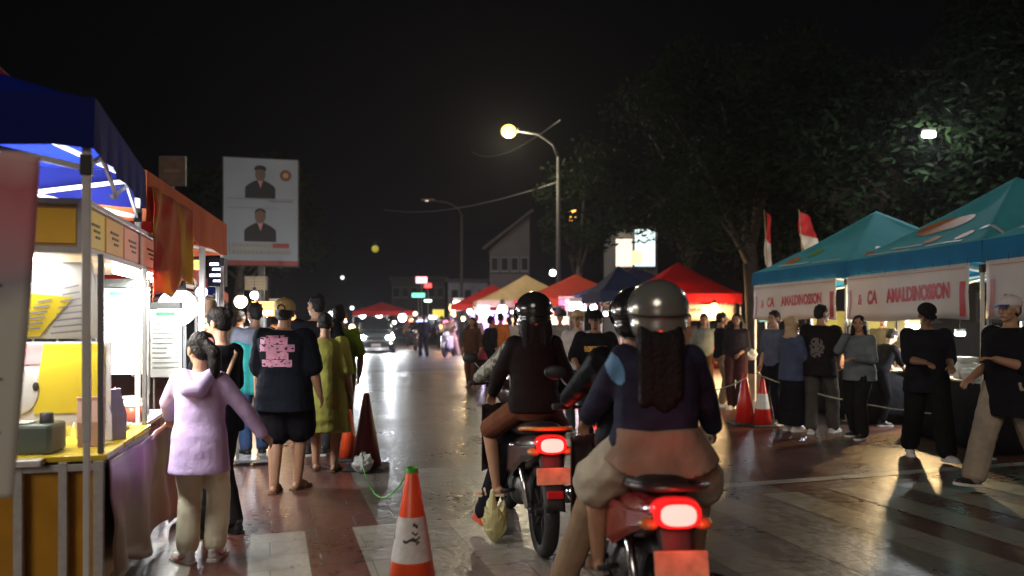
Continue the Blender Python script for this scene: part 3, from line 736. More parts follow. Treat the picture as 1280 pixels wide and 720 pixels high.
    MB().tube([(.170, -.60, .385), (.172, -.84, .44)], [.054, .056], n=16).build('exhaust_guard', chrome, T, smooth=True)
    # rear mudguard with plate
    MB().grid(lambda a, b: V(((a - .5) * (.15 - .03 * b), -.80 - .17 * b, .72 - .36 * b + .01 * math.cos((a - .5) * PI))), 6, 8).build('rear_mudguard', blackpl, T, smooth=True, thick=.008)
    MB().grid(lambda a, b: V(((a - .5) * .12, .66 + .32 * math.cos(R(20) + b * R(140)), .293 + .33 * math.sin(R(20) + b * R(140)))), 6, 12).build('front_mudguard', paint, T, smooth=True, thick=.006)
    MB().box((0, -.925, .565), (.21, .006, .10), Matrix.Rotation(R(-14), 3, 'X')).build('number_plate', mat('plate_paint', plate, rough=.4, var=.25, vscale=18), T, bevel=.003)
    MB().box((0, -.962, .46), (.10, .01, .045), Matrix.Rotation(R(-14), 3, 'X')).build('reflector', mat('red_reflector', (.4, .01, .015), rough=.2), T, bevel=.004)
    # tail lamp
    L = MB(); L.loft([[V((math.copysign(abs(math.cos(t)) ** .7, math.cos(t)) * w, y, .742 + math.copysign(abs(math.sin(t)) ** .7, math.sin(t)) * h)) for t in [2 * PI * i / 20 for i in range(20)]] for y, w, h in ((-.84, .072, .044), (-.895, .068, .040), (-.915, .056, .030))])
    L.build('tail_lamp', glow('tail_lamp_red', tl, tls), T, smooth=True)
    L = MB(); L.loft([[V((math.copysign(abs(math.cos(t)) ** .7, math.cos(t)) * w, y, .742 + math.copysign(abs(math.sin(t)) ** .7, math.sin(t)) * h)) for t in [2 * PI * i / 20 for i in range(20)]] for y, w, h in ((-.82, .10, .060), (-.880, .092, .054))])
    L.build('lamp_housing', mat('red_lens', (.45, .01, .01), rough=.15, coat=1, emit=.9, ecol=(1, .015, .015)), T, smooth=True)
    lamp_light('POINT', (0, -1.08, .78), fill, (1, .03, .02), T, .05)
    # grab rail
    MB().tube([(.11, -.50, .78), (.150, -.62, .81), (.14, -.78, .835), (.08, -.85, .84), (-.08, -.85, .84), (-.14, -.78, .835), (-.150, -.62, .81), (-.11, -.50, .78)], .013).build('grab_rail', rail, T, smooth=True)
    MB().lathe([(.0, -.02), (.06, -.02), (.075, .0), (.06, .02), (0, .025)], (0, .64, .93), 'Y', 16).build('headlamp', mat('lamp_glass', (.6, .6, .6), rough=.1), T, smooth=True)
    return T
redpaint = mat('glossy_red_paint', (.30, .012, .014), rough=.2, coat=1, var=.1); darkred = mat('dark_plastic_paint', (.05, .03, .03), rough=.3, coat=.5)
B1 = (.60, 3.86, 0); Y1 = 3
B2 = (.09, 5.50, 0); Y2 = 10
mb1 = motorbike('red motorcycle with lit tail lamp, nearest to the camera', B1, Y1, redpaint, darkred, darkred, 'motorcycles riding up the street', tls=5, fill=1.6)
mb2 = motorbike('dark motorcycle with orange rear rail, ahead of the nearest one', B2, Y2, darkred, mat('orange_rail', (.6, .22, .03), rough=.35), None, 'motorcycles riding up the street', plate=(.6, .36, .28), tls=5, fill=1.6)

# ------------------------------------------------------------------ car
def car(label, loc, yaw, paint):
    T = thing('car', label, 'car', loc, R(yaw))
    # front faces local -Y
    def sec(y, w, zb, zt, wt=None, n=24, p=4):
        wt = wt or w; r = []
        for i in range(n):
            t = 2 * PI * i / n; cx, cz = math.cos(t), math.sin(t); a = math.copysign(abs(cx) ** (2 / p), cx); b = math.copysign(abs(cz) ** (2 / p), cz)
            ww = w + (wt - w) * max(0, b); r.append(V((a * ww, y, (zb + zt) / 2 + b * (zt - zb) / 2)))
        return r
    MB().loft([sec(-2.12, .70, .34, .66), sec(-2.05, .82, .28, .84), sec(-1.7, .86, .24, .93), sec(-1.0, .87, .24, 1.0), sec(-.6, .87, .24, 1.02), sec(1.6, .87, .26, 1.02), sec(2.0, .84, .3, .98), sec(2.1, .74, .4, .9)]).build('body', paint, T, smooth=True)
    MB().loft([sec(-.95, .78, .9, 1.0, .74), sec(-.35, .77, .9, 1.50, .60), sec(.2, .77, .9, 1.62, .62), sec(1.3, .77, .9, 1.60, .62), sec(1.95, .76, .9, 1.1, .68)]).build('roof', paint, T, smooth=True)
    gl = mat('dark_car_glass', (.02, .025, .03), rough=.06, coat=1)
    MB().grid(lambda a, b: V(((a - .5) * (1.36 - .26 * b), -.97 + .60 * b - .05 * math.cos((a - .5) * PI), 1.03 + .47 * b)), 8, 4).build('windscreen', gl, T, smooth=True, thick=.01)
    for sx in (1, -1):
        MB().quad((sx * .79, -.7, 1.04), (sx * .79, 1.6, 1.04), (sx * .66, 1.3, 1.50), (sx * .66, -.2, 1.50)).build('side_window', gl, T, thick=.01)
        MB().ell((sx * .95, -.62, 1.06), (.10, .06, .07)).build('door_mirror', paint, T, smooth=True)
        MB().ell((sx * .63, -2.09, .70), (.19, .09, .10)).build('headlight', glow('car_headlight', (.85, .93, 1.0), 110), T, smooth=True)
        MB().ell((sx * .66, -2.09, .44), (.07, .04, .05)).build('fog_lamp', glow('car_foglight', (1, .9, .7), 4), T, smooth=True)
        for y in (-1.35, 1.35):
            MB().lathe([(.2, -.1), (.31, -.1), (.325, -.06), (.325, .06), (.31, .1), (.2, .1)], (sx * .80, y, .325), 'X', 28, cap=True).build('tyre', rubber, T, smooth=True)
            MB().cyl((sx * .88, y, .325), (sx * .908, y, .325), .2, .18, n=20).build('rim', chrome, T)
    MB().box((0, -2.12, .66), (.72, .03, .10)).box((0, -2.11, .42), (1.0, .04, .14)).build('grille', mat('grille_black', (.03, .03, .03), rough=.3), T, bevel=.01)
    MB().box((0, -2.14, .54), (.80, .02, .025)).build('chrome_strip', chrome, T)
    MB().box((0, -2.15, .36), (.42, .01, .12)).build('number_plate', mat('plate_white', (.6, .6, .58), rough=.5), T)
    for sx in (1, -1):
        lamp_light('SPOT', (sx * .63, -2.25, .70), 420, (.88, .95, 1), T, .11, rot=(R(84), 0, PI), spot=110, blend=1)
    return T
car('dark car with bright white headlights, driving towards the camera', (gx(469, 37), 37, 0), 11, mat('dark_car_paint', (.08, .11, .12), rough=.25, coat=1))
# ------------------------------------------------------------------ left side
blueL = fabric('royal_blue_canopy', (.010, .030, .30), .45); redL = fabric('red_canopy', (.42, .02, .02), .35); orgL = fabric('orange_canopy', (.75, .23, .10), .35, )
# blue tent: corners from the photograph, street side A(near) .. B(far)
A_ = V((-1.85, 3.41, 0)); B_ = V((-2.42, 5.05, 0)); d_ = (B_ - A_); Ls = d_.length; d_.normalize(); n_ = V((-d_.y, d_.x, 0))
cc = (A_ + B_) / 2 + n_ * 1.3
tent('royal blue tent over the yellow snack cart, nearest on the left', cc, math.degrees(math.atan2(-d_.x, d_.y)), 2.6, Ls + .06, 2.475, .23, .52, blueL, fabric('navy_valance', (.010, .016, .16), .12), 'tents along the left side', skip=(), sag=.03)
# red tent behind it and a higher red roof at the far left
tent('red tent with white truss between the blue and the orange tent', (-4.15, 6.15), 17, 2.6, 2.0, 2.36, .22, .5, redL, None, 'tents along the left side', sag=.03)
tent('tall red canopy rising behind the blue tent at the left edge', (-7.2, 8.3), 17, 4.2, 3.6, 3.75, .26, 2.2, mat('dull_red_canopy', (.42, .03, .03), rough=.7, var=.15, tmix=.1), None, 'tents along the left side')
# orange tent with rumpled side curtain
A2 = V((-2.50, 5.25, 0)); B2_ = V((-3.07, 8.25, 0)); d2 = (B2_ - A2); L2 = d2.length; d2.normalize(); n2 = V((-d2.y, d2.x, 0)); c2 = (A2 + B2_) / 2 + n2 * 1.25
tO = tent('orange canopy tent with crumpled orange and red side cloth', c2, math.degrees(math.atan2(-d2.x, d2.y)), 2.5, L2, 2.52, .34, .6, orgL, None, 'tents along the left side', skip=(1,), sag=.03)
def curtain(a, b):
    x = 1.262 + .008 * math.sin(a * 19 + b * 3) + .02 * noise.noise(V((a * 4, b * 3, 3))); y = -1.5 + 1.25 * a
    z0 = 1.62 + .22 * a + .04 * math.sin(a * 11)
    return V((x + .02, y, 2.42 + (z0 - 2.42) * b))
def stripes(name, cols, axis=1, scale=1.0, rough=.9, tmix=.3):
    m = bpy.data.materials.new(name); m.use_nodes = True; nt = m.node_tree; b = nt.nodes['Principled BSDF']; b.inputs['Roughness'].default_value = rough; b.inputs['Specular IOR Level'].default_value = .1
    tc = nt.nodes.new('ShaderNodeTexCoord'); no = nt.nodes.new('ShaderNodeTexNoise'); no.inputs['Scale'].default_value = scale; no.inputs['Detail'].default_value = 1.5; no.inputs['Distortion'].default_value = .6
    mp = nt.nodes.new('ShaderNodeMapping'); mp.inputs['Scale'].default_value = (1, 1, .8); nt.links.new(tc.outputs['Object'], mp.inputs[0]); nt.links.new(mp.outputs[0], no.inputs['Vector'])
    rp = nt.nodes.new('ShaderNodeValToRGB'); cr = rp.color_ramp; cr.interpolation = 'LINEAR'
    while len(cr.elements) < len(cols): cr.elements.new(.5)
    for i, c in enumerate(cols): cr.elements[i].position = .3 + .4 * i / (len(cols) - 1); cr.elements[i].color = (*c, 1)
    nt.links.new(no.outputs['Fac'], rp.inputs[0]); nt.links.new(rp.outputs[0], b.inputs['Base Color'])
    if tmix:
        tl = nt.nodes.new('ShaderNodeBsdfTranslucent'); mx = nt.nodes.new('ShaderNodeMixShader'); mx.inputs[0].default_value = tmix
        nt.links.new(rp.outputs[0], tl.inputs['Color']); nt.links.new(b.outputs[0], mx.inputs[1]); nt.links.new(tl.outputs[0], mx.inputs[2]); nt.links.new(mx.outputs[0], nt.nodes['Material Output'].inputs['Surface'])
    return m
MB().grid(curtain, 40, 12).build('side_curtain', stripes('printed_side_cloth', [(.60, .05, .04), (.60, .20, .09), (.58, .16, .08), (.60, .40, .05), (.62, .07, .06)], scale=2.2), tO, smooth=True, thick=.004)
MB().box((1.2, .55, 1.2), (.05, .05, 2.3)).build('post', alu, tO, bevel=.004)
for i, (x, y, w_, lab) in enumerate(((-5.6, 9.6, 20, 'red tent in the left row just past the orange one'), (-6.9, 13.2, 20, 'maroon tent in the left row behind the billboard'), (-8.2, 17.2, 20, 'blue tent far down the left row'), (-9.8, 22.0, 18, 'farthest orange tent of the left row'))):
    tent(lab, (x, y), w_, 3, 3, 2.3, .25, .7, (redL, fabric('maroon_canopy', (.16, .015, .02), .2), blueL, orgL)[i], None, 'tents along the left side', n=14)

# ---- the yellow cart.  local x: to the left away from the street, local y: along the street, origin at its street-side near corner
cart = thing('food_cart', 'yellow snack cart with aluminium frame, glass showcase and lit yellow posters', 'food cart', (-2.04, 3.84, 0), math.atan2(.26, .965))
# in this frame +x points toward the street, so the cart occupies x<0
alum = mat('brushed_aluminium', (.50, .50, .49), rough=.4, metal=.35, var=.12, vscale=30)
yel = mat('mustard_panel', (.50, .24, .012), rough=.35, var=.16, vscale=5); wht = mat('white_laminate', (.75, .75, .73), rough=.35)
LW, LL = 1.1, 1.12
g = MB(); g.box((-LW / 2, LL / 2, .45), (LW - .06, LL - .06, .62)); g.build('cabinet', yel, cart, bevel=.004)
g = MB()
for x in (-.0225, -.18, -.375, -.7, -LW + .02):
    g.box((x, -.002, .44), (.04 if x < -.03 else .045, .04, .72))
for y in (.56, LL - .02): g.box((-.018, y, .44), (.04, .04, .72))
for z in (.12, .77): g.box((-LW / 2, .0, z), (LW, .036, .035)); g.box((-.0185, LL / 2, z), (.036, LL, .035))
g.build('frame', alum, cart, bevel=.003)
MB().box((-LW / 2, LL / 2, .815), (LW + .03, LL + .03, .03)).build('counter_top', mat('yellow_counter', (.70, .52, .03), rough=.3, var=.1), cart, bevel=.005)
MB().box((-.46, -.04, .808), (.40, .07, .035)).build('counter_edge', mat('white_edge', (.7, .7, .7), rough=.3, metal=.2), cart, bevel=.006)
g = MB()
for x, y in ((-.018, .018), (-LW + .018, .018), (-.018, LL - .018), (-LW + .018, LL - .018), (-.50, .018)): MB().box((x, y, 1.33), (.026, .026, 1.0)).build('showcase_post', mat('dark_aluminium', (.16, .16, .16), rough=.4, metal=.5), cart, bevel=.003)
for x0, x1 in ((-.485, -.035), (-1.08, -.515)):
    MB().quad((x0, .018, .84), (x1, .018, .84), (x1, .018, 1.80), (x0, .018, 1.80)).build('glass_pane', mat('clear_glass', (.95, .97, .96), rough=.02, alpha=.10), cart)
# header box
g = MB(); g.box((-LW / 2 - .06, LL / 2 + .5, 1.965), (LW - .06, LL + 1.0, .25)); g.build('header_box', mat('header_cream', (.55, .40, .26), rough=.5), cart, bevel=.004)
g = MB()
for z in (1.845, 2.085): g.box((-LW / 2 - .06, -.012, z), (LW - .04, .03, .03)); g.box((-.078, LL / 2 + .5, z), (.03, LL + 1.04, .03))
for x in (-.09, -.36, -.72, -1.1): g.box((x, -.014, 1.965), (.05 if x > -.1 else .035, .03, .24))
g.build('header_frame', alum, cart, bevel=.003)
yl = mat('mustard_added_glow', (.52, .27, .02), rough=.5, var=.1, emit=.16)  # slight emission put in to brighten the header panels, no lamp inside
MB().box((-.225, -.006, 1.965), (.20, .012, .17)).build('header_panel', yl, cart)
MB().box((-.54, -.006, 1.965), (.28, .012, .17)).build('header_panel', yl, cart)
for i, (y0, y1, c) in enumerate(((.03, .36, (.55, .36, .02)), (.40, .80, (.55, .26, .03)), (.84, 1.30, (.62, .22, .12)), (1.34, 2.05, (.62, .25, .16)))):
    o = MB().box((-.0855, (y0 + y1) / 2, 1.965), (.012, y1 - y0, .19)).build('header_poster', mat('poster_%s' % 'abcd'[i], c, rough=.5, var=.12, vscale=8, emit=.22), cart)  # posters given a little emission of their own so the side looks brighter
    g = MB()
    for k in range(3): g.box((-.077, (y0 + y1) / 2 + .02 * (k - 1), 1.99 - .03 * k), (.004, (y1 - y0) * (.45 - .1 * k), .012))
    g.build('print_lines', mat('dark_print', (.10, .05, .02), rough=.6), o)
g = MB(); g.cyl((-.14, .9, 1.80), (-.14, 2.0, 1.80), .02, n=12); g.build('fluorescent_tube', glow('tube_white', (1, .98, .95), 34), cart, smooth=True)
g = MB(); g.cyl((-.55, .35, 2.125), (-.55, 1.35, 2.125), .016, n=12); g.build('fluorescent_tube', glow('tube_white', (1, .98, .95), 34), cart, smooth=True)
g = MB(); g.cyl((-.45, .12, 1.815), (-.45, 1.0, 1.815), .016, n=12); g.build('fluorescent_tube', glow('tube_white', (1, .98, .95), 34), cart, smooth=True)
lamp_light('AREA', (-.55, .75, 2.16), 34, (1, .97, .93), cart, (.8, 1.2), rot=(PI, 0, 0)); lamp_light('AREA', (-.5, .55, 1.795), 48, (1, .96, .90), cart, (.5, 1.0)); lamp_light('AREA', (-.14, 1.45, 1.775), 34, (1, .97, .92), cart, (.1, 1.0))
# posters inside the showcase: slanted upper menu (yellow / white), lower yellow board with a pink and white figure removed to plain blobs
pst = MB(); pst.quad((-.86, .40, 1.40), (-.10, .40, 1.40), (-.10, .20, 1.80), (-.86, .20, 1.80)); o = pst.build('menu_poster', mat('poster_white', (.8, .8, .76), rough=.4), cart, thick=.004)
ptm = mat('poster_yellow', (.85, .66, .03), rough=.45); dkl = mat('menu_print', (.30, .28, .36), rough=.6)
def onp(a, b, off=-.006): y = .40 - .20 * b; return V((-.86 + .76 * a, y + off - .002, 1.40 + .40 * b))
g = MB(); g.quad(onp(.36, .03), onp(.60, .03), onp(.85, .55), onp(.45, .62)); g.build('yellow_panel', ptm, o)
g = MB()
for i in range(6): g.quad(onp(.48 + .03 * i, .1 + .075 * i, -.010), onp(.62 + .02 * i, .13 + .075 * i, -.010), onp(.62 + .02 * i, .155 + .075 * i, -.010), onp(.48 + .03 * i, .125 + .075 * i, -.010))
for i in range(8): g.quad(onp(.68 + .018 * i, .06 + .085 * i, -.010), onp(.90, .10 + .085 * i, -.010), onp(.90, .12 + .085 * i, -.010), onp(.68 + .018 * i, .08 + .085 * i, -.010))
g.build('print_lines', dkl, o)
brd = MB(); brd.box((-.47, .46, 1.16), (.80, .012, .44)); o = brd.build('display_board', mat('board_white', (.8, .78, .78), rough=.4), cart)
g = MB(); g.grid(lambda a, b: V((-.40 + .30 * a + .05 * (1 - b) * (1 - a) * -1, .448, .99 + .38 * b)), 6, 6); g.build('yellow_panel', ptm, o)
MB().grid(lambda a, b: V((-.62 + .22 * a, .449, 1.26 + .11 * b)), 4, 4).build('pink_panel', mat('poster_pink', (.75, .40, .42), rough=.5), o)
MB().ell((-.52, .445, 1.12), (.10, .004, .13)).build('white_shape', wht, o, smooth=True)
MB().ell((-.435, .440, 1.14), (.016, .004, .024)).build('dark_dot', blackpl, o, smooth=True)
# side print hung on the street side
def sidecloth(a, b):
    y = .03 + 2.15 * a; top = .79 - .03 * math.sin(a * 3); bot = .06 + .10 * (1 - a) + .05 * math.sin(a * 13)
    return V((.012 + .022 * math.sin(a * 21 + b) * (1 - b) + .02 * noise.noise(V((a * 9, b * 3, 0))) + .03 * (1 - b), y, bot + (top - bot) * b))
def clothprint():
    m = bpy.data.materials.new('printed_table_skirt'); m.use_nodes = True; nt = m.node_tree; b = nt.nodes['Principled BSDF']; b.inputs['Roughness'].default_value = .35
    tc = nt.nodes.new('ShaderNodeTexCoord'); sp = nt.nodes.new('ShaderNodeSeparateXYZ'); nt.links.new(tc.outputs['Object'], sp.inputs[0])
    no = nt.nodes.new('ShaderNodeTexNoise'); no.inputs['Scale'].default_value = 3.5; nt.links.new(tc.outputs['Object'], no.inputs['Vector'])
    def ramp(src, stops, lo, hi):
        mr = nt.nodes.new('ShaderNodeMapRange'); mr.inputs['From Min'].default_value = lo; mr.inputs['From Max'].default_value = hi; nt.links.new(src, mr.inputs['Value'])
        ad = nt.nodes.new('ShaderNodeMath'); ad.operation = 'MULTIPLY_ADD'; ad.inputs[1].default_value = .25; nt.links.new(no.outputs['Fac'], ad.inputs[0]); nt.links.new(mr.outputs[0], ad.inputs[2])
        sb = nt.nodes.new('ShaderNodeMath'); sb.operation = 'SUBTRACT'; sb.inputs[1].default_value = .125; nt.links.new(ad.outputs[0], sb.inputs[0])
        r = nt.nodes.new('ShaderNodeValToRGB')
        while len(r.color_ramp.elements) < len(stops): r.color_ramp.elements.new(.5)
        for e, (p, c) in zip(r.color_ramp.elements, stops): e.position = p; e.color = (*c, 1)
        nt.links.new(sb.outputs[0], r.inputs[0]); return r.outputs[0]
    vert = ramp(sp.outputs['Z'], [(0, (.20, .13, .09)), (.45, (.24, .17, .11)), (.6, (.28, .16, .20)), (.85, (.42, .22, .40)), (1, (.48, .30, .48))], .05, .8)
    far = ramp(sp.outputs['Z'], [(0, (.36, .08, .03)), (.4, (.32, .10, .05)), (.7, (.40, .28, .03)), (1, (.38, .10, .06))], .1, .75)
    mr = nt.nodes.new('ShaderNodeMapRange'); mr.inputs['From Min'].default_value = 1.05; mr.inputs['From Max'].default_value = 1.5; nt.links.new(sp.outputs['Y'], mr.inputs['Value'])
    mx = nt.nodes.new('ShaderNodeMix'); mx.data_type = 'RGBA'; nt.links.new(mr.outputs[0], mx.inputs[0]); nt.links.new(vert, mx.inputs[6]); nt.links.new(far, mx.inputs[7]); nt.links.new(mx.outputs[2], b.inputs['Base Color'])
    return m
MB().grid(sidecloth, 60, 14).build('side_cloth', clothprint(), cart, smooth=True, thick=.003)
# second counter beyond the tent post
g = MB(); g.box((-.55, 1.74, .80), (1.0, .86, .03)); g.build('counter_top', mat('steel_counter', (.5, .5, .5), rough=.3, metal=.6), cart, bevel=.004)
g = MB()
for x in (-.08, -1.0):
    for y in (1.36, 2.12): g.box((x, y, .40), (.03, .03, .78))
g.box((-.55, 1.74, .38), (.9, .76, .02)); g.build('counter_leg', alum, cart)
lcol = mat('menu_black', (.05, .06, .06), rough=.6); grn = mat('menu_green', (.05, .22, .12), rough=.6)
def menu_board(label, loc, yaw, w_, h_, z, lines=9, head=grn, group='menu boards at the snack cart'):
    T = thing('menu_board', label, 'menu board', loc, yaw, group)
    MB().box((0, 0, z), (w_, .012, h_)).build('board', mat('menu_white', (.74, .78, .76), rough=.35), T, bevel=.003)
    g = MB()
    for i in range(lines):
        zz = z + h_ * (.36 - .78 * i / lines); ww = w_ * (.62 + .2 * math.sin(i * 5.1)); g.box((-w_ * .42 + ww / 2, -.008, zz), (ww, .003, h_ * .014))
        g.box((w_ * .40, -.008, zz), (w_ * .09, .003, h_ * .014))
    g.build('print_lines', mat('menu_grey_print', (.28, .32, .32), rough=.6), T)
    MB().box((0, -.0085, z + h_ * .44), (w_ * .62, .004, h_ * .045)).build('heading', head, T)
    g = MB(); g.box((0, .015, z + h_ * .56), (w_ * 1.02, .05, h_ * .10)); g.build('clip_rail', mat('rail_dark', (.05, .06, .06), rough=.5), T, bevel=.003)
    g = MB(); g.cyl((-w_ * .4, .012, z - h_ / 2), (-w_ * .4, .012, z - h_ / 2 - .25), .008); g.cyl((w_ * .4, .012, z - h_ / 2), (w_ * .4, .012, z - h_ / 2 - .25), .008); g.build('stand_leg', alum, T)
    return T
menu_board('white menu board with dark top rail beside the yellow poster', (gx(156, 5.35), 5.35, 0), R(8), .31, .60, 1.42)
menu_board('narrow white menu board behind the white tent post', (gx(207, 5.9), 5.9, 0), R(8), .22, .52, 1.32, 11)
# things on the counter
def lcart(x, y): p = Matrix.Rotation(math.atan2(.26, .965), 3, 'Z') @ V((x, y, 0)); return V((-2.04, 3.84, 0)) + p
t = thing('drink_machine', 'squat dark green machine standing on the cart counter', 'machine', lcart(-.36, .16) + V((0, 0, .83)), R(8))
MB().box((0, 0, .075), (.24, .2, .15)).build('housing', mat('green_grey_enamel', (.06, .10, .075), rough=.35), t, bevel=.02)
MB().cyl((.07, -.02, .12), (.07, -.02, .20), .035, .03).build('knob', blackpl, t, smooth=True)
MB().box((-.06, -.03, .155), (.14, .1, .008)).build('lid', wht, t, bevel=.003)
for i, (x, y, c, lab, h) in enumerate(((-.13, .30, (.75, .45, .35), 'peach paper bag standing on the yellow counter', .26), (-.08, .52, (.55, .55, .68), 'pale lilac paper bag beside the showcase corner', .28), (-.19, .70, (.7, .4, .28), 'orange paper bag behind the peach one', .2))):
    b = MB(); b.loft([[V((sx * w_ / 2, sy * .05 * (1 if z < .9 else .2), z * h)) for sx, sy in ((-1, -1), (1, -1), (1, 1), (-1, 1))] for w_, z in ((.12, 0), (.125, .5), (.13, .92), (.135, 1))])
    o = b.build('paper_bag', mat('paper_%d' % i, c, rough=.7, var=.1), None, bevel=.003, loc=lcart(x, y) + V((0, 0, .831))); o.rotation_euler[2] = .4 + i; tag(o, lab, 'paper bag', 'paper bags on the cart counter')
for i, (x, y, c, lab) in enumerate(((-.25, 1.5, (.05, .35, .10), 'green lidded tub on the steel counter'), (-.20, 1.72, (.55, .40, .05), 'yellow tub on the steel counter'), (-.28, 1.95, (.5, .5, .5), 'clear plastic tub at the end of the steel counter'), (-.14, 1.42, (.5, .1, .06), 'red sauce tub by the white tent post'))):
    t = thing('food_tub', lab, 'tub', lcart(x, y) + V((0, 0, .816)), 0, 'tubs on the steel counter')
    MB().lathe([(0, 0), (.055, 0), (.068, .11), (.064, .11)], n=20).build('tub', mat('tub_%d' % i, c, rough=.3), t, smooth=True); MB().lathe([(0, .125), (.05, .125), (.071, .115), (.071, .105)], n=20).build('lid', wht, t, smooth=True)

# ---- foreground flag banner at the left edge
fb = thing('feather_banner', 'tall pale banner with dusky pink top standing at the left edge', 'banner', (gx(8, 2.6), 2.6, 0), R(-3))
def fbf(a, b):
    z = .90 + 1.17 * b; w0 = .16 + .085 * b
    r = min(1, (1 - b) / .03) ** .5 if b > .97 else 1
    return V((-.25 + (w0 + .25 - .13) * a * 1.0 + .0, .01 * math.sin(a * 5 + b * 4), z if a < .9 else .90 + 1.17 * b * (1 if b < .97 else .985)))
def bcol():
    m = bpy.data.materials.new('faded_banner_print'); m.use_nodes = True; nt = m.node_tree; b = nt.nodes['Principled BSDF']; b.inputs['Roughness'].default_value = .6
    tc = nt.nodes.new('ShaderNodeTexCoord'); sp = nt.nodes.new('ShaderNodeSeparateXYZ'); nt.links.new(tc.outputs['Object'], sp.inputs[0])
    no = nt.nodes.new('ShaderNodeTexNoise'); no.inputs['Scale'].default_value = 5; nt.links.new(tc.outputs['Object'], no.inputs['Vector'])
    ad = nt.nodes.new('ShaderNodeMath'); ad.operation = 'MULTIPLY_ADD'; ad.inputs[1].default_value = .16; nt.links.new(no.outputs['Fac'], ad.inputs[0]); nt.links.new(sp.outputs['Z'], ad.inputs[2])
    mr = nt.nodes.new('ShaderNodeMapRange'); mr.inputs['From Min'].default_value = .98; mr.inputs['From Max'].default_value = 2.15; nt.links.new(ad.outputs[0], mr.inputs['Value'])
    r = nt.nodes.new('ShaderNodeValToRGB'); st = [(0, (.60, .58, .50)), (.52, (.62, .60, .54)), (.62, (.34, .30, .34)), (.70, (.50, .28, .32)), (.80, (.60, .20, .24)), (.9, (.52, .13, .16)), (1, (.68, .38, .38))]
    while len(r.color_ramp.elements) < len(st): r.color_ramp.elements.new(.5)
    for e, (p, c) in zip(r.color_ramp.elements, st): e.position = p; e.color = (*c, 1)
    nt.links.new(mr.outputs[0], r.inputs[0]); nt.links.new(r.outputs[0], b.inputs['Base Color']); return m
MB().grid(fbf, 10, 60).build('banner_cloth', bcol(), fb, smooth=True, thick=.004)
g = MB(); g.box((-.10, .03, .46), (.03, .03, .90)); g.box((-.10, .03, .015), (.34, .30, .02)); g.box((-.12, .03, .89), (.10, .03, .03)); g.build('stand', galv, fb, bevel=.003)
g = MB()
for x, z, w_ in ((-.02, 1.30, .03), (-.03, 1.62, .035), (-.02, 1.12, .02)): g.box((x, -.012, z), (w_, .003, .006))
g.build('print_lines', blackpl, fb)
MB().ell((-.08, -.010, 1.72), (.05, .006, .10)).build('purple_print', mat('purple_print', (.10, .07, .16), rough=.6), fb, smooth=True)
MB().ell((-.06, -.010, 1.50), (.03, .006, .028)).build('green_print', mat('leaf_green_print', (.13, .30, .04), rough=.6), fb, smooth=True)

# ---- hanging lamps of the left row and small things
def bulb(label, p, r, col, st, cord=.25, energy=0, shape='ball', group='lit lamps along the stalls', yaw=0, L=.4):
    T = thing('hanging_lamp', label, 'lamp', p, R(yaw), group)
    st = st * .26
    if shape == 'ball':
        MB().ell((0, 0, 0), (r, r, r)).build('bulb', glow('bulb_%.2f_%.2f_%.2f_%.2f' % (*col, st), col, st), T, smooth=True)
        MB().lathe([(.0, r * 1.9), (r * .4, r * 1.9), (r * .45, r * .8), (0, r * .8)], n=12).build('socket', blackpl, T, smooth=True)
    else:
        MB().cyl((-L / 2, 0, 0), (L / 2, 0, 0), r, n=12).build('tube', glow('bulb_%.2f_%.2f_%.2f_%.2f' % (*col, st), col, st), T, smooth=True)
        MB().box((0, 0, r * 1.6), (L * 1.04, r * 1.6, r * .9)).build('fitting', wht, T)
    MB().cyl((0, 0, r * 1.5), (0, 0, r * 1.5 + cord), .004, n=6).build('cord', blackpl, T)
    if energy: lamp_light('POINT', (0, 0, -r * 1.6), energy, col, T, max(.04, r))
    return T
WH = (.93, .97, 1.0); WM = (1.0, .66, .30)
bulb('large white floodlight glowing under the orange tent', at(222, 384, 7.0), .17, WH, 14, .3, 90)
bulb('white lamp above the brown lampshade', at(252, 365, 8.4), .06, WH, 22, .3)
bulb('orange lamp under the orange tent, left of its middle post', at(246, 331, 9), .06, (1, .4, .06), 14, .2)
bulb('white tube lamp left of the billboard pole', at(272, 403, 9.5), .10, WH, 16, .3, 40)
bulb('white lamp low at the far end of the orange tent', at(212, 362, 10), .07, WH, 22, .3, 30)
bulb('warm white lamp in the maroon tent', at(301, 377, 12), .10, WM, 20, .3, 50)
bulb('white lamp between the cap and the billboard foot', at(318, 369, 13), .07, WH, 20, .3, 40)
t = thing('lampshade', 'brown woven shade hanging behind the white tent post', 'lampshade', at(256, 384, 7.6), 0)
MB().lathe([(.10, .07), (.13, -.05), (.20, -.09), (.19, -.09), (.12, -.045), (.09, .07)], n=24, cap=False).build('shade', mat('woven_brown', (.22, .13, .08), rough=.8, var=.3, vscale=40), t, smooth=True)
MB().cyl((0, 0, .05), (0, 0, .6), .005).build('cord', blackpl, t)
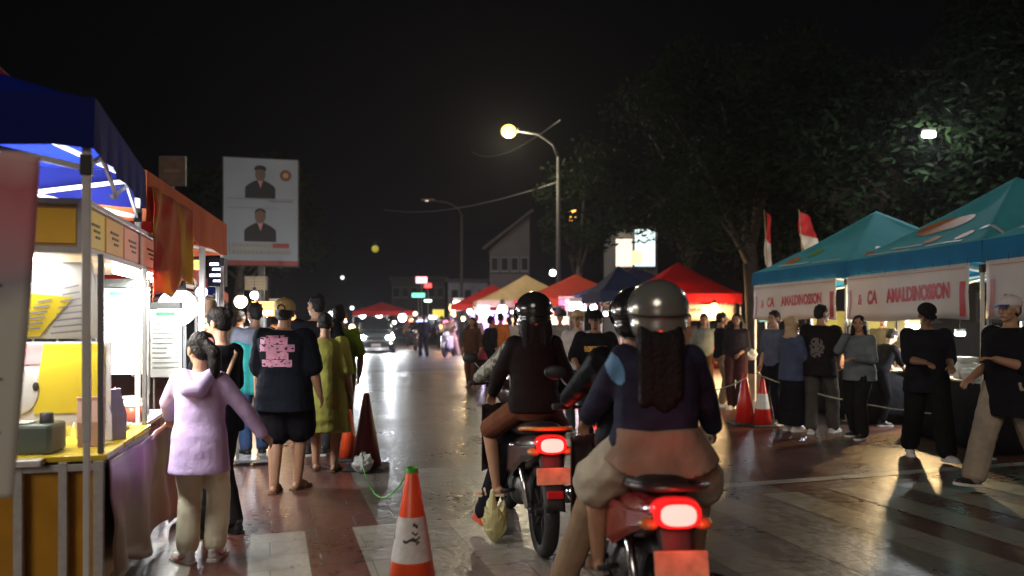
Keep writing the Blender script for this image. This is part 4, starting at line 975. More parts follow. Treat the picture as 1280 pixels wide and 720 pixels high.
# LED sign, warm signs
def signbox(label, p, w_, h_, base, em, yaw=0, bars=(), depth=.08, cat='sign', group=None, leg=True, frame=None):
    T = thing('sign', label, cat, (p.x, p.y, 0), R(yaw), group)
    o = MB().box((0, 0, p.z), (w_, depth, h_)).build('sign_box', frame or mat('sign_frame_dark', (.03, .03, .035), rough=.5), T, bevel=.006)
    MB().box((0, -depth / 2 - .003, p.z), (w_ * .94, .006, h_ * .94)).build('sign_face', base, T)
    for k, (cx, cz, bw_, bh_, m) in enumerate(bars):
        MB().box((cx * w_, -depth / 2 - .010, p.z + cz * h_), (bw_ * w_, .006, bh_ * h_)).build('sign_print', m, T, bevel=.002)
    if leg: MB().cyl((0, .02, 0), (0, .02, p.z - h_ / 2), .025).build('sign_post', galv, T)
    return T
ledw = glow('led_blue_white', (.6, .75, 1), 6)
signbox('dark LED board with rows of blue white lettering under the orange tent', at(272, 341, 8.9), .20, .32, mat('led_black', (.01, .01, .03), rough=.3), None, 0, [(-.1, .3, .5, .09, ledw), (.1, .12, .6, .07, ledw), (-.05, -.1, .6, .09, ledw), (.1, -.3, .5, .06, ledw)])
signbox('small white printed board on a post beneath the billboard', at(320, 354, 16), .46, .30, mat('dull_white_board', (.22, .23, .20), rough=.6), None, 0, [(0, .2, .7, .06, dkl), (0, 0, .7, .05, dkl), (0, -.2, .6, .05, dkl)])
signbox('glowing yellow and red stall sign behind the man in grey', at(330, 386, 11), .34, .22, glow('sign_amber', (1, .5, .08), 2.2), None, 0, [(-.25, .2, .4, .3, glow('sign_red', (1, .08, .04), 3)), (.1, -.25, .6, .25, glow('sign_white', (1, .95, .85), 6))])
# teal cloth stand
t = thing('cloth_stand', 'teal cloth hung over a low stand between the tent post and the man in black', 'stand', (gx(318, 8.0), 8.0, 0), R(10))
MB().grid(lambda a, b: V(((a - .5) * (.42 - .05 * (1 - b)), -.03 + .03 * math.cos((a - .5) * 3) * -1 + .012 * math.sin(a * 18), .74 + .52 * b + .02 * math.cos(a * 6))), 24, 12).build('teal_cloth', cloth('teal_cloth', (.03, .25, .24), rough=.5), t, smooth=True, thick=.006)
MB().box((0, -.045, .99), (.36, .012, .014)).build('dark_band', blackpl, t)
g = MB(); g.box((-.17, 0, .6), (.03, .03, 1.2)); g.box((.17, 0, .6), (.03, .03, 1.2)); g.box((0, 0, 1.2), (.36, .03, .03)); g.box((0, 0, .05), (.5, .25, .025)); g.build('frame', galv, t)

# ---- billboard with two portraits
def billboard():
    T = thing('billboard', 'tall white campaign billboard with two dark suited half figures and red bottom strip', 'billboard', (-6.6, 20.2, 0), R(14))
    zc = 4.34; W_, H_ = 1.86, 2.80
    MB().box((0, .06, zc), (W_ + .06, .10, H_ + .06)).build('frame', mat('sign_frame_dark', (.03, .03, .035), rough=.5), T, bevel=.01)
    MB().box((0, 0, zc), (W_, .012, H_)).build('printed_sheet', mat('billboard_print', (.27, .32, .39), rough=.45, var=.06, vscale=1.5), T)
    MB().cyl((0, .09, 0), (0, .09, zc - H_ / 2), .09).build('pole', galv, T, smooth=True)
    suit = mat('print_suit', (.012, .012, .022), rough=.5); face = mat('print_face', (.14, .09, .075), rough=.5)
    def half(cx, z0, s_, cap, open_):
        o = MB().grid(lambda a, b: V((cx + (a - .5) * s_ * (1.0 if b < .55 else 1.0 - .75 * ((b - .55) / .45) ** 1.6), -.010, z0 + s_ * .62 * b)), 16, 12).build('printed_figure', suit, T)
        MB().ell((cx, -.013, z0 + s_ * .83), (s_ * .17, .004, s_ * .24)).build('printed_face', face, o, smooth=True)
        MB().ell((cx, -.011, z0 + s_ * (1.02 if cap else .96)), (s_ * (.20 if cap else .175), .005, s_ * (.12 if cap else .13))).build('printed_hair', mat('print_black', (.01, .01, .014), rough=.5), o, smooth=True)
        MB().add([(cx - s_ * .09, -.015, z0 + s_ * .60), (cx + s_ * .09, -.015, z0 + s_ * .60), (cx + .01, -.015, z0 + s_ * (.22 if open_ else .45))], [(0, 1, 2)]) if False else None
        g = MB(); g.add([(cx - s_ * .09, -.014, z0 + s_ * .62), (cx + s_ * .09, -.014, z0 + s_ * .62), (cx + .01, -.014, z0 + s_ * .34)], [(0, 1, 2)]); g.build('printed_collar', mat('print_shirt', (.45, .25, .25) if open_ else (.08, .07, .09), rough=.5), o)
    half(-.02, zc + .36, .76, True, True); half(-.02, zc - .78, .80, False, False)
    g = MB(); g.lathe([(.0, -.012), (.15, -.012), (.15, -.016), (0, -.016)], (.62, 0, zc + .98), 'Y', 20); o = g.build('round_emblem', mat('emblem_red', (.16, .07, .05), rough=.5), T)
    MB().lathe([(.0, -.017), (.07, -.017), (.07, -.02), (0, -.02)], (.62, 0, zc + .98), 'Y', 16).build('emblem_centre', mat('emblem_gold', (.45, .28, .12), rough=.5), o)
    g = MB(); g.box((.0, -.012, zc + .34), (1.7, .004, .012)); g.box((.5, -.012, zc + .29), (.6, .004, .03)); g.box((-.2, -.012, zc + .1), (1.3, .004, .008)); g.build('rule', mat('print_grey', (.16, .17, .20), rough=.5), T)
    MB().box((0, -.010, zc - H_ / 2 + .06), (W_, .006, .12)).build('red_strip', mat('print_red', (.28, .06, .05), rough=.5), T)
    g = MB()
    for z, x0, x1 in ((-.88, -.72, .30), (-1.06, -.72, .72)):
        x = x0
        while x < x1: wd = random.uniform(.05, .10); g.box((x + wd / 2, -.011, zc + z), (wd, .004, .10)); x += wd + .02
    g.box((-.78, -.011, zc - .97), (.03, .004, .28)); g.box((0, -.0105, zc - .97), (1.5, .002, .01)); g.build('caption_print', mat('print_caption', (.25, .24, .20), rough=.5), T); MB().box((.5, -.011, zc - .88), (.42, .004, .12)).build('red_caption', mat('print_red', (.28, .06, .05), rough=.5), T)
    for x in (-.5, .5): MB().box((x, -.28, zc - H_ / 2 - .06), (.12, .08, .05)).box((x, -.1, zc - H_ / 2 - .06), (.02, .36, .02)).build('bracket', blackpl, T)
billboard()
# dim brown sign high on the left
signbox('dim brown signboard high behind the orange tent', at(216, 214, 16), .55, .62, mat('brown_board', (.07, .042, .028), rough=.8, var=.3), None, 0, [(0, 0, .6, .12, mat('brown_print', (.12, .06, .03), rough=.7))])
# more goods on the cart
for i, (x, y, h, c, lab) in enumerate(((-.60, .22, .20, (.55, .10, .05), 'red sauce bottle at the back of the yellow counter'), (-.68, .24, .20, (.60, .40, .06), 'yellow sauce bottle next to the red one'), (-.76, .22, .22, (.10, .07, .05), 'dark sauce bottle at the left of the yellow counter'),
        (-.30, 1.60, .22, (.08, .30, .12), 'green syrup bottle on the steel counter'), (-.38, 1.66, .24, (.55, .16, .05), 'orange syrup bottle on the steel counter'), (-.46, 1.60, .22, (.5, .5, .48), 'white syrup bottle on the steel counter'))):
    t = thing('sauce_bottle', lab, 'bottle', lcart(x, y) + V((0, 0, .831 if y < 1 else .816)), 0, 'bottles on the snack cart')
    MB().lathe([(0, 0), (.030, 0), (.032, .01), (.032, h * .6), (.012, h * .82), (.012, h * .88)], n=18).build('bottle', mat('bottle_%d' % i, c, rough=.2), t, smooth=True)
    MB().lathe([(0, h), (.004, h), (.010, h * .9), (.013, h * .87), (0, h * .87)], n=14).build('cap', mat('bottle_cap', (.5, .05, .04), rough=.3), t, smooth=True)
for i, (x, y, n_, lab) in enumerate(((-.26, .62, 14, 'tall stack of clear white cups on the yellow counter'), (-.36, .70, 9, 'shorter stack of white cups behind the tall one'), (-.55, 2.0, 12, 'stack of white cups at the end of the steel counter'))):
    g = MB()
    for k in range(n_): g.lathe([(.026, .012 * k), (.034, .012 * k + .06), (.037, .012 * k + .062), (.035, .012 * k + .066)], n=20, cap=False)
    o = g.build('cup_stack', mat('cup_white', (.72, .74, .74), rough=.3), smooth=True, loc=lcart(x, y) + V((0, 0, .831 if y < 1 else .816))); tag(o, lab, 'cups', 'stacks of cups on the cart')
t = thing('food_tray', 'steel tray of fried snacks on the yellow counter', 'tray', lcart(-.20, .92) + V((0, 0, .831)), .3)
MB().loft([[V((sx * .13 * k, sy * .09 * k, z)) for sx, sy in ((-1, -1), (1, -1), (1, 1), (-1, 1))] for k, z in ((.9, 0), (1, .03), (.97, .03), (.88, .006))]).build('tray', mat('steel_counter', (.5, .5, .5), rough=.3, metal=.6), t, bevel=.003)
g = MB(); rr = random.Random(4)
for i in range(34): g.ell((rr.uniform(-.10, .10), rr.uniform(-.065, .065), .02 + rr.uniform(0, .03)), (rr.uniform(.014, .022), rr.uniform(.010, .016), .010), Matrix.Rotation(rr.uniform(0, 3), 3, 'Z'), n=8, m=5)
o = g.build('snacks', mat('fried_gold', (.45, .20, .05), rough=.6, var=.3, vscale=60), t, smooth=True); o['kind'] = 'stuff'
# ------------------------------------------------------------------ right side and distance
# food tables under the near right tents
blk = cloth('black_table_cloth', (.012, .012, .014), rough=.9)
def table(label, c, yaw, w_, l_, h=.78, skirt=True, group=None, m=None):
    T = thing('stall_table', label, 'table', (c[0], c[1], 0), R(yaw), group)
    MB().box((0, 0, h - .015), (w_, l_, .03)).build('table_top', mat('table_top_grey', (.28, .27, .25), rough=.4), T, bevel=.004)
    g = MB()
    per = [(-w_ / 2, -l_ / 2), (w_ / 2, -l_ / 2), (w_ / 2, l_ / 2), (-w_ / 2, l_ / 2)]; pts = []
    for i in range(4):
        a, b = V((*per[i], 0)), V((*per[(i + 1) % 4], 0)); n_ = int((b - a).length / .05)
        for k in range(n_): pts.append(a.lerp(b, k / n_))
    g.loft([[V((p.x * (1 + .02 * (1 - z) + .008 * (1 - z) * math.sin(i * 1.9)), p.y * (1 + .012 * (1 - z)), .02 + (h - .04) * z + 0)) for i, p in enumerate(pts)] for z in (0, .3, .6, 1)], cap=False)
    g.build('skirt_cloth', m or blk, T, smooth=True, thick=.004)
    return T
tcB = V((5.55, 9.0)); table('black draped table beside the nearer white tent post', (5.62, 9.3), 3, .8, 1.7, .80)
table('food table where the vendor in black works', (5.35, 11.7), 5, .8, 1.6, .78, group=None)
def foam_box(label, p, yaw, s_=(.2, .15, .07), m=None, group='packed food on the right tables'):
    T = thing('food_box', label, 'food box', p, R(yaw), group)
    m = m or mat('foam_white', (.75, .74, .72), rough=.6)
    MB().loft([[V((sx * s_[0] / 2 * k, sy * s_[1] / 2 * k, z)) for sx, sy in ((-1, -1), (1, -1), (1, 1), (-1, 1))] for k, z in ((.86, 0), (1, s_[2] * .5))]).build('tray', m, T, bevel=.006)
    MB().loft([[V((sx * s_[0] / 2 * k, sy * s_[1] / 2 * k, z)) for sx, sy in ((-1, -1), (1, -1), (1, 1), (-1, 1))] for k, z in ((1.02, s_[2] * .52), (.88, s_[2]))]).build('lid', m, T, bevel=.006)
pk = mat('pink_foam', (.6, .30, .28), rough=.6)
for i, (x, y, z, yw, s_, m, lab) in enumerate(((5.42, 8.95, .80, 10, (.28, .2, .14), None, 'large white foam box nearest the tent post'), (5.48, 9.28, .80, -8, (.26, .2, .18), None, 'tall white foam box in the middle of the black table'), (5.48, 9.28, .985, 5, (.24, .2, .07), None, 'flat white foam box on top of the tall one'), (5.45, 9.7, .80, 20, (.22, .18, .08), None, 'low white foam box at the far end of the black table'),
        (5.12, 11.2, .78, 5, (.2, .16, .08), pk, 'pink tray at the near end of the food table'), (5.15, 11.5, .78, -15, (.2, .16, .1), None, 'white tray in front of the vendor'), (5.12, 11.85, .78, 0, (.22, .16, .16), pk, 'tall pink box on the food table'), (5.3, 11.6, .78, 0, (.2, .2, .22), None, 'tall white box behind the tray'))):
    foam_box(lab, (x, y, z), yw, s_, m)
bulb('white lamp inside the farther blue tent', at(1000, 422, 13.2) + V((1.0, 0, 0)), .07, WM, 20, .3, 240, group=None)
bulb('small white lamp inside the nearer blue tent', at(1200, 417, 10.5), .03, WH, 24, .3, 110, shape='tube', L=.12, group=None)
bulb('warm lamp over the food table behind the nearer banner', V((5.95, 11.3, 1.95)), .05, WM, 20, .2, 220, group=None)
bulb('blue white lamp beside the right-hand post', at(1240, 413, 9.5), .03, (.6, .7, 1), 20, .2, 0, shape='tube', L=.14, group=None)
bulb('square white panel lamp behind the black-capped man', at(1141, 408, 13), .05, (.9, 1, .9), 12, .3, 70, shape='tube', L=.2, group=None)
# yellow-green backdrop panels inside the tents
for u, Y, w_, c, lab in ((1095, 14.6, .7, (.16, .15, .05), 'olive partition standing inside the farther blue tent'), (1140, 14.4, .5, (.22, .19, .10), 'beige partition standing inside the farther blue tent'), (1040, 15.2, .8, (.17, .17, .05), 'dull yellow partition at the back of the farther blue tent')):
    t = thing('partition', lab, 'partition', (gx(u, Y), Y, 0), R(5), None)
    MB().box((0, 0, 1.0), (w_, .03, 1.35)).build('panel', mat('partition_%d' % u, c, rough=.7, var=.2), t, bevel=.004)
    MB().box((-w_ / 2 - .015, 0, .86), (.03, .04, 1.72)).box((w_ / 2 + .015, 0, .86), (.03, .04, 1.72)).build('frame', galv, t)
# white lit sign with teal top between the tents
signbox('bright white light box with teal top left of the blue tents', at(958, 384, 15.8), .34, .62, mat('teal_sign', (.02, .25, .28), rough=.5, emit=.5, ecol=(.02, .3, .35)), None, 0, [(0, -.12, .86, .5, glow('lightbox_white', (.75, .85, 1), 22))])
# ---- traffic cones
def cone(label, loc, h=.75, m=None, collar=True, yaw=0, cm=None, tip=None, group='orange traffic cones', base='sq', gaps=None, marks=False):
    T = thing('traffic_cone', label, 'traffic cone', loc, R(yaw), group); m = m or mat('cone_orange', (.85, .085, .02), rough=.35, var=.1)
    rb, rt = .155 * h / .75, .028
    def rr(z): return rb + (rt - rb) * (z / h)
    MB().lathe([(rr(.03), .03), (rr(h * .5), h * .5), (rr(h - .01), h - .01), (rr(h) * .8, h), (0, h + .002)], n=32).build('cone_body', m, T, smooth=True)
    g = MB()
    if base == 'sq': g.loft([[V((sx * k, sy * k, z)) for sx, sy in ((-1, -1), (1, -1), (1, 1), (-1, 1))] for k, z in ((.20 * h / .75, 0), (.20 * h / .75, .02), (.175 * h / .75, .035))])
    g.build('base', mat('cone_base_black', (.03, .028, .028), rough=.7) if base == 'sq' else m, T, bevel=.008)
    if collar:
        o = MB().lathe([(rr(z) + .003, z) for z in (h * .37, h * .48, h * .58, h * .68)], n=32, cap=False).build('reflective_collar', cm or mat('reflective_white', (.66, .66, .64), rough=.35, var=.12, vscale=30), T, smooth=True)
        if marks:
            g = MB()
            for k, (a, z, da, dz) in enumerate(((.35, .64, .16, .018), (.30, .585, .18, .010), (.38, .55, .22, .010), (-.10, .535, .30, .014), (.45, .52, .10, .012), (-1.3, .545, .22, .010), (.2, .54, .2, .012))):
                zz = h * z / 1.02; g.grid(lambda p, q: (lambda A, Z: V((math.sin(A) * (rr(Z) + .005), -math.cos(A) * (rr(Z) + .005), Z)))(a + da * (p - .5) * 2, zz + dz * (q - .5) + .006 * math.sin(p * 6 + k)), 6, 3)
            g.build('scuff_mark', mat('dark_scuff', (.05, .04, .035), rough=.7), o)
    if tip: MB().tube([(.03 * math.cos(t * .8) * (1 + .03 * math.sin(9 * t)), .03 * math.sin(t * .8), h - .012 + .004 * math.sin(3 * t) + t * .0009) for t in range(0, 30)], .004).build('cord_knot', mat('green_cord', (.08, .42, .05), rough=.6), T, smooth=True)
    return T
CN = at(515, 590, 3.95)
c1 = cone('orange cone with scuffed silver collar and green cord on top, nearest the camera', (CN.x, CN.y, .012), .715, tip=True, marks=True, base='sq')
redc = mat('cone_deep_red', (.60, .02, .015), rough=.35, var=.1)
cone('short orange cone with white tip beside the woman in olive', (gx(436, 8.2), 8.2, .004), .54, collar=False, base='sq', cm=None)
t_ = MB().lathe([(.058, .34), (.045, .42), (.030, .52), (0, .525)], n=20); o = t_.build('reflective_tip', mat('reflective_white', (.66, .66, .64), rough=.35), None, smooth=True); o.parent = [x for x in C.objects if x.get('label', '').startswith('short orange cone')][0]
cone('dark red cone without collar next to the white bag on the road', (gx(458, 7.75), 7.75, .004), .76, m=mat('cone_dark_red', (.16, .015, .012), rough=.45), collar=False)
cone('red cone left of the tent post with rope, without collar', (gx(931, 11.05), 11.05, .004), .73, m=redc, collar=False)
cone('red cone with white collar right of the tent post', (gx(953, 10.8), 10.8, .004), .68, m=redc)
# ---- ropes
def sag(p0, p1, s_, n=24): p0 = V(p0); p1 = V(p1); return [p0.lerp(p1, i / n) - V((0, 0, s_ * 4 * (i / n) * (1 - i / n))) + V((0, 0, .004 * math.sin(i * 2.3))) for i in range(n + 1)]
gc = mat('green_cord', (.08, .42, .05), rough=.6); wc = mat('pale_rope', (.38, .42, .34), rough=.8, bump=.5, bscale=200)
o = MB().tube(sag((CN.x - .03, CN.y, .70), (gx(452, 7.6), 7.6, .10), .22), .005).build('rope', gc, smooth=True); tag(o, 'thin green cord running from the nearest cone down to the white bag', 'rope', 'cords between the cones')
o = MB().tube(sag((gx(946, 10.7), 10.7, .74), (gx(1290, 8.6), 8.6, .42), .17) , .009).build('rope', wc, smooth=True); tag(o, 'pale rope sagging in front of the people at the blue tents', 'rope', 'cords between the cones')
o = MB().tube(sag((gx(938, 10.9), 10.9, .72), (gx(862, 10.8), 10.8, .52), .09), .009).build('rope', wc, smooth=True); tag(o, 'pale rope from the red cones leftwards behind the rider', 'rope', 'cords between the cones')
# white bag on the road by the dark cone, cream plastic bag by the rider's foot, knot lamp on the tent post
def crumple(label, p, r, m, name='plastic_bag', cat='plastic bag', sc3=(1, .8, .8), seed=0):
    mb = MB(); mb.ell((0, 0, sc3[2] * r), (r * sc3[0], r * sc3[1], r * sc3[2]), n=28, m=18)
    vs = []
    for v in mb.v:
        q_ = V(v); nn = noise.noise(q_ * (5 / r * .35) + V((seed, 0, 0))) + .5 * noise.noise(q_ * (12 / r * .35)); vs.append(tuple(V((q_.x, q_.y, max(.003, q_.z))) * (1 + .38 * nn)))
    mb.v = vs; o = mb.build(name, m, loc=p); tag(o, label, cat)
    return o
crumple('small white bag lying at the foot of the dark red cone', (gx(452, 7.5), 7.5, .008), .10, mat('white_plastic', (.7, .7, .66), rough=.35, tmix=.2), seed=2)
crumple('crumpled pale yellow plastic bag on the road by the orange shoe', (gx(619, 5.15), 5.15, .012), .13, mat('cream_plastic', (.62, .58, .30), rough=.4, tmix=.25), sc3=(.62, .6, 1.15), seed=5)
crumple('bunch of white and yellow tied to the tent post above the red cones', (gx(938, 13.3), 13.3, .80) , .12, mat('white_plastic', (.7, .7, .66), rough=.35, tmix=.2), name='tied_bag', seed=9)

# ---- red and white flags on bamboo poles
def flag(label, p, h, w_, lean, seed):
    T = thing('flag', label, 'flag', (p.x, p.y, 0), 0, 'red and white flags behind the tents')
    top = p.z
    MB().tube([(0, 0, 0), (lean * .4, 0, top * .6), (lean, 0, top)], [.022, .018, .010]).build('pole', mat('bamboo', (.30, .22, .12), rough=.6), T, smooth=True)
    def cf(a, b):
        z = top - .05 - h * a; bw_ = w_ * b * (.55 + .45 * a); ph = math.sin(a * 7 + b * 5 + seed) * .07 * b
        return V((lean * (z / top) + .015 + bw_ * .75 + .05 * math.sin(a * 5 + seed), ph, z - .12 * b))
    MB().grid(lambda a, b: cf(a * .5, b), 16, 8).build('red_half', mat('flag_red', (.50, .02, .025), rough=.7, tmix=.3), T, smooth=True, thick=.003)
    MB().grid(lambda a, b: cf(.5 + a * .5, b), 16, 8).build('white_half', mat('flag_white', (.62, .60, .58), rough=.7, tmix=.3), T, smooth=True, thick=.003)
flag('narrow furled red and white flag left of the blue peaks', at(963, 262, 18.5), 1.3, .22, -.15, 1)
flag('wider red and white flag leaning behind the farther blue tent', at(1010, 262, 17), .95, .65, -.2, 3)

# ---- far tents of the right row
fab = fabric
tent('bright red tent with white front banner at the head of the far right row', (5.3, 24.6), 4, 3.1, 3.0, 2.3, .30, 1.05, fab('bright_red_canopy', (.50, .015, .02), .35), None, 'tents of the far right row', n=18)
tent('dark navy tent left of the bright red one', (4.45, 27.7), 6, 4.6, 2.6, 2.35, .25, 1.05, fab('navy_canopy', (.03, .03, .09), .15), None, 'tents of the far right row', n=18)
tent('orange-red tent in front of the street lamp pole', (2.5, 30.4), 6, 4.6, 2.6, 2.3, .25, 1.0, fab('orange_red_canopy', (.50, .06, .03), .35), None, 'tents of the far right row', n=18)
tent('beige tent left of the orange-red one', (.60, 33.2), 6, 4.4, 2.6, 2.3, .25, 1.15, fab('beige_canopy', (.45, .34, .18), .3), None, 'tents of the far right row', n=18)
tent('small red tent peeking out left of the beige one', (-.95, 36.8), 6, 4.0, 2.6, 2.2, .25, 1.0, fab('red_canopy2', (.40, .02, .02), .3), None, 'tents of the far right row', n=14)
tent('low red tent far behind the car', (-7.6, 45), 12, 3.4, 3, 2.0, .25, .55, fab('red_canopy3', (.38, .02, .02), .35), None, 'tents of the far right row', n=14)
tent('dark blue tent behind the front rider, right of the navy one', (2.85, 20.6), 6, 1.5, 2.4, 2.2, .25, .75, fab('dark_blue_canopy', (.02, .03, .08), .15), None, 'tents of the far right row', n=14)
t = thing('banner', 'white front banner with faint lettering under the bright red tent', 'banner', (5.3, 23.02, 0), R(4))
MB().grid(lambda a, b: V(((a - .5) * 2.9, .02 * math.sin(a * 15), 1.48 + .50 * b)), 24, 4).build('vinyl_sheet', mat('cream_vinyl', (.55, .45, .36), rough=.5, tmix=.3), t, smooth=True, thick=.003)
g = MB()
for i in range(9): g.box((-.9 + i * .16, -.035, 1.79), (.11, .004, .10))
g.build('lettering', mat('dull_red_print', (.30, .12, .08), rough=.6), t)
for (x, y, yw, lab) in ((5.3, 24.0, 4, 'table under the bright red tent'), (3.4, 27.2, 6, 'table under the navy tent'), (1.5, 30.0, 6, 'table under the orange-red tent'), (-.35, 32.6, 6, 'table under the beige tent')):
    table(lab, (x, y), yw, 2.4, .7, .85, group='tables of the far right row', m=cloth('far_skirt_%d' % int(y), ((.30, .05, .04), (.05, .05, .12), (.35, .30, .25), (.25, .2, .15))[int(y) % 4], rough=.8))
# lamps of the far row: (u, v, Y, r, colour, strength, energy, label)
PU = (.50, .28, 1.0); PK = (1, .20, .36); RD = (1, .06, .03)
for k, (u, v, Y, r, c, st, en, lab) in enumerate((
    (893, 383, 22.7, .11, WM, 16, 130, 'warm lamp on the banner of the bright red tent'), (840, 372, 24, .05, WM, 16, 90, 'warm lamp behind the silver helmet'),
    (691, 341, 27, .11, WH, 40, 60, 'round white lamp on top of the orange-red tent'), (763, 369, 22, .05, WH, 20, 0, 'white lamp on the edge of the dark blue tent'),
    (722, 383, 24.4, .13, WH, 24, 60, 'big white lamp above the black-capped rider'), (742, 384, 24.4, .11, WH, 24, 0, 'second white lamp above the black-capped rider'),
    (733, 375, 25, .13, (1, .2, .8), 10, 20, 'magenta lamp under the navy tent'), (716, 384, 25.5, .12, PK, 8, 20, 'pink lamp under the navy tent'), (747, 377, 25, .06, WH, 20, 0, 'small white lamp under the navy tent'),
    (628, 387, 29, .20, WH, 14, 120, 'large white lamp under the beige tent'), (604, 389, 30, .12, WH, 18, 60, 'white lamp at the left end of the beige tent'), (618, 400, 30.5, .13, PU, 10, 160, 'violet lamp at the beige stall'),
    (603, 402, 31, .10, PU, 8, 100, 'violet lamp left in the beige stall'), (622, 411, 30, .08, PU, 10, 0, 'low violet lamp in the beige stall'), (617, 404, 27, .07, RD, 14, 0, 'red lamp beside the beige stall'),
    (566, 385, 36, .18, WM, 12, 60, 'warm tube lamp left of the small red tent'), (573, 379, 36, .12, WH, 14, 0, 'white lamp over the small red tent'), (587, 389, 34, .12, WH, 16, 60, 'white lamp in the small red tent'),
    (668, 384, 27, .08, WM, 14, 40, 'warm lamp at the orange-red stall'), (650, 398, 27.5, .09, PK, 7, 20, 'pink lamp at the orange-red stall'), (640, 390, 28, .06, WH, 16, 0, 'white lamp between the beige and orange-red tents'),
    (453, 393, 44, .22, WH, 22, 80, 'white lamp above the car roof on the left'), (474, 394, 44, .18, WH, 22, 60, 'white lamp above the car roof on the right'), (503, 397, 40, .22, WH, 20, 80, 'white lamp right of the car roof'),
    (414, 393, 40, .16, WH, 22, 60, 'white lamp right of the dark-haired man'), (422, 390, 42, .09, WH, 12, 0, 'faint white lamp beside it'), (440, 385, 48, .12, WH, 8, 0, 'faint high lamp over the brown-haired head'), (440, 409, 36, .14, WM, 22, 0, 'warm lamp at the car\'s left mirror'),
    (527, 403, 40, .13, (.35, .5, 1), 12, 20, 'bluish lamp beside the far motorcyclists'), (513, 401, 44, .16, (1, .25, .12), 8, 20, 'reddish lamp right of the car'), (557, 403, 38, .12, PK, 8, 20, 'pink lamp behind the far motorcyclists'),
    (1161, 168, 14.4, .055, WH, 26, 160, 'cold white lamp seen through the leaves of the big tree'), (428, 347, 60, .14, WH, 6, 0, 'faint distant white light over the rooftops'), (469, 311, 60, .28, (.8, .7, .08), 1, 0, 'dim yellow distant light above the rooftops'),
    (1003, 420, 19, .07, (.7, .75, 1), 14, 30, 'cold lamp far behind the headscarf'), (985, 417, 19, .06, (.6, .7, 1), 12, 0, 'second cold lamp far behind the headscarf'))):
    Tb = bulb(lab, at(u, v, Y), r, c, st, .3, en, shape='tube' if k % 3 == 1 and r < .15 else 'ball', L=r * 4)
# glowing goods: small coloured signs
for u, v, Y, w_, h_, c, st, lab in ((527, 350, 52, .8, .45, (1, .35, .4), 2.5, 'pink neon sign high over the far junction'), (535, 357, 51, .5, .3, (1, .05, .05), 3, 'red neon sign below the pink one'), (523, 369, 50, .9, .3, (.15, .8, .45), 1.6, 'green neon sign over the far junction'), (535, 376, 50, .5, .16, (.9, 1, .9), 3, 'white neon strip below the green sign'),
        (566, 388, 40, .3, .7, (1, .62, .3), 4, 'upright amber light box beside the far stalls'), (618, 395, 33, .5, .5, (.5, .35, 1), 2.5, 'violet light box at the back of the beige stall'), (638, 405, 31, .5, .5, (1, .45, .1), 1.2, 'orange light box at the beige stall'), (484, 389, 46, 1.0, .25, (1, .06, .05), 1.5, 'red light box over the car'), (700, 402, 29, .7, .4, (1, .7, .5), .8, 'pale food sign at the orange-red stall'), (548, 392, 44, .7, .5, (.5, .42, .05), .8, 'olive yellow sign behind the far motorcyclists')):
    signbox(lab, at(u, v, Y), w_, h_, glow('sign_%d_%d' % (u, v), c, st), None, 0, [], group='lit signs in the distance')
signbox('wide violet lit stall front behind the beige stall people', at(612, 404, 32.2), 1.7, .75, glow('violet_front', (.55, .35, 1), 1.3), None, 0, [(-.3, .25, .2, .3, glow('violet_hot', (.8, .7, 1), 5)), (.2, -.1, .3, .25, glow('pink_hot', (1, .3, .6), 3)), (.0, .35, .5, .15, glow('white_hot', (1, 1, 1), 5))], leg=False)
signbox('wide pinkish lit stall front behind the orange-red stall', at(668, 398, 29.6), 1.6, .6, glow('pink_front', (1, .45, .38), .8), None, 0, [(-.3, .1, .2, .4, glow('white_hot', (1, 1, 1), 5)), (.25, .2, .3, .2, glow('amber_hot', (1, .6, .2), 4)), (.1, -.3, .4, .15, glow('red_hot', (1, .05, .04), 3))], leg=False)

# ---- street lamps
def street_lamp(label, base, h, arm, ah, lit, col=(1, .82, .45)):
    T = thing('street_lamp', label, 'street lamp', (*base, 0), 0, 'street lamps'); g = MB()
    g.tube([(0, 0, 0), (0, 0, h * .5), (0, 0, h)], [.13, .10, .075], n=12); g.build('pole', mat('dark_pole_paint', (.05, .05, .05), rough=.7), T, smooth=True)
    MB().tube([(0, 0, h - .05), (arm * .12, 0, h + ah * .45), (arm * .45, 0, h + ah * .85), (arm, 0, h + ah)], [.06, .05, .045, .04], n=10).build('arm', mat('dark_pole_paint', (.05, .05, .05), rough=.7), T, smooth=True)
    o = MB().loft([[V((arm * (1 + x), y * k, h + ah + z)) for y, z in ((-.14, 0), (-.10, .09), (.10, .09), (.14, 0))] for x, k in ((-.12, .6), (.0, 1), (.22, 1), (.3, .5))]).build('lamp_head', mat('lamp_head_grey', (.2, .2, .2), rough=.5), T, bevel=.01)
    MB().ell((arm * 1.12, 0, h + ah - .03), (.31 if lit else .12, .28 if lit else .06, .26 if lit else .03)).build('lamp_globe', glow('street_lamp_glow', (1, .76, .16), 3.2) if lit else glow('dim_lamp_glow', (1, .6, .4), 1.2), T, smooth=True)
    if lit: lamp_light('POINT', (arm * 1.12, 0, h + ah - .4), 900, (1, .86, .58), T, .25)
    return T
street_lamp('lit street lamp with a glowing warm globe, tallest over the road', (gx(698, 32), 32), gz(196, 32), -1.85, 1.1, True)
street_lamp('unlit street lamp with thin curved arm farther down the road', (gx(577, 52), 52), gz(268, 52), -2.1, .95, False)
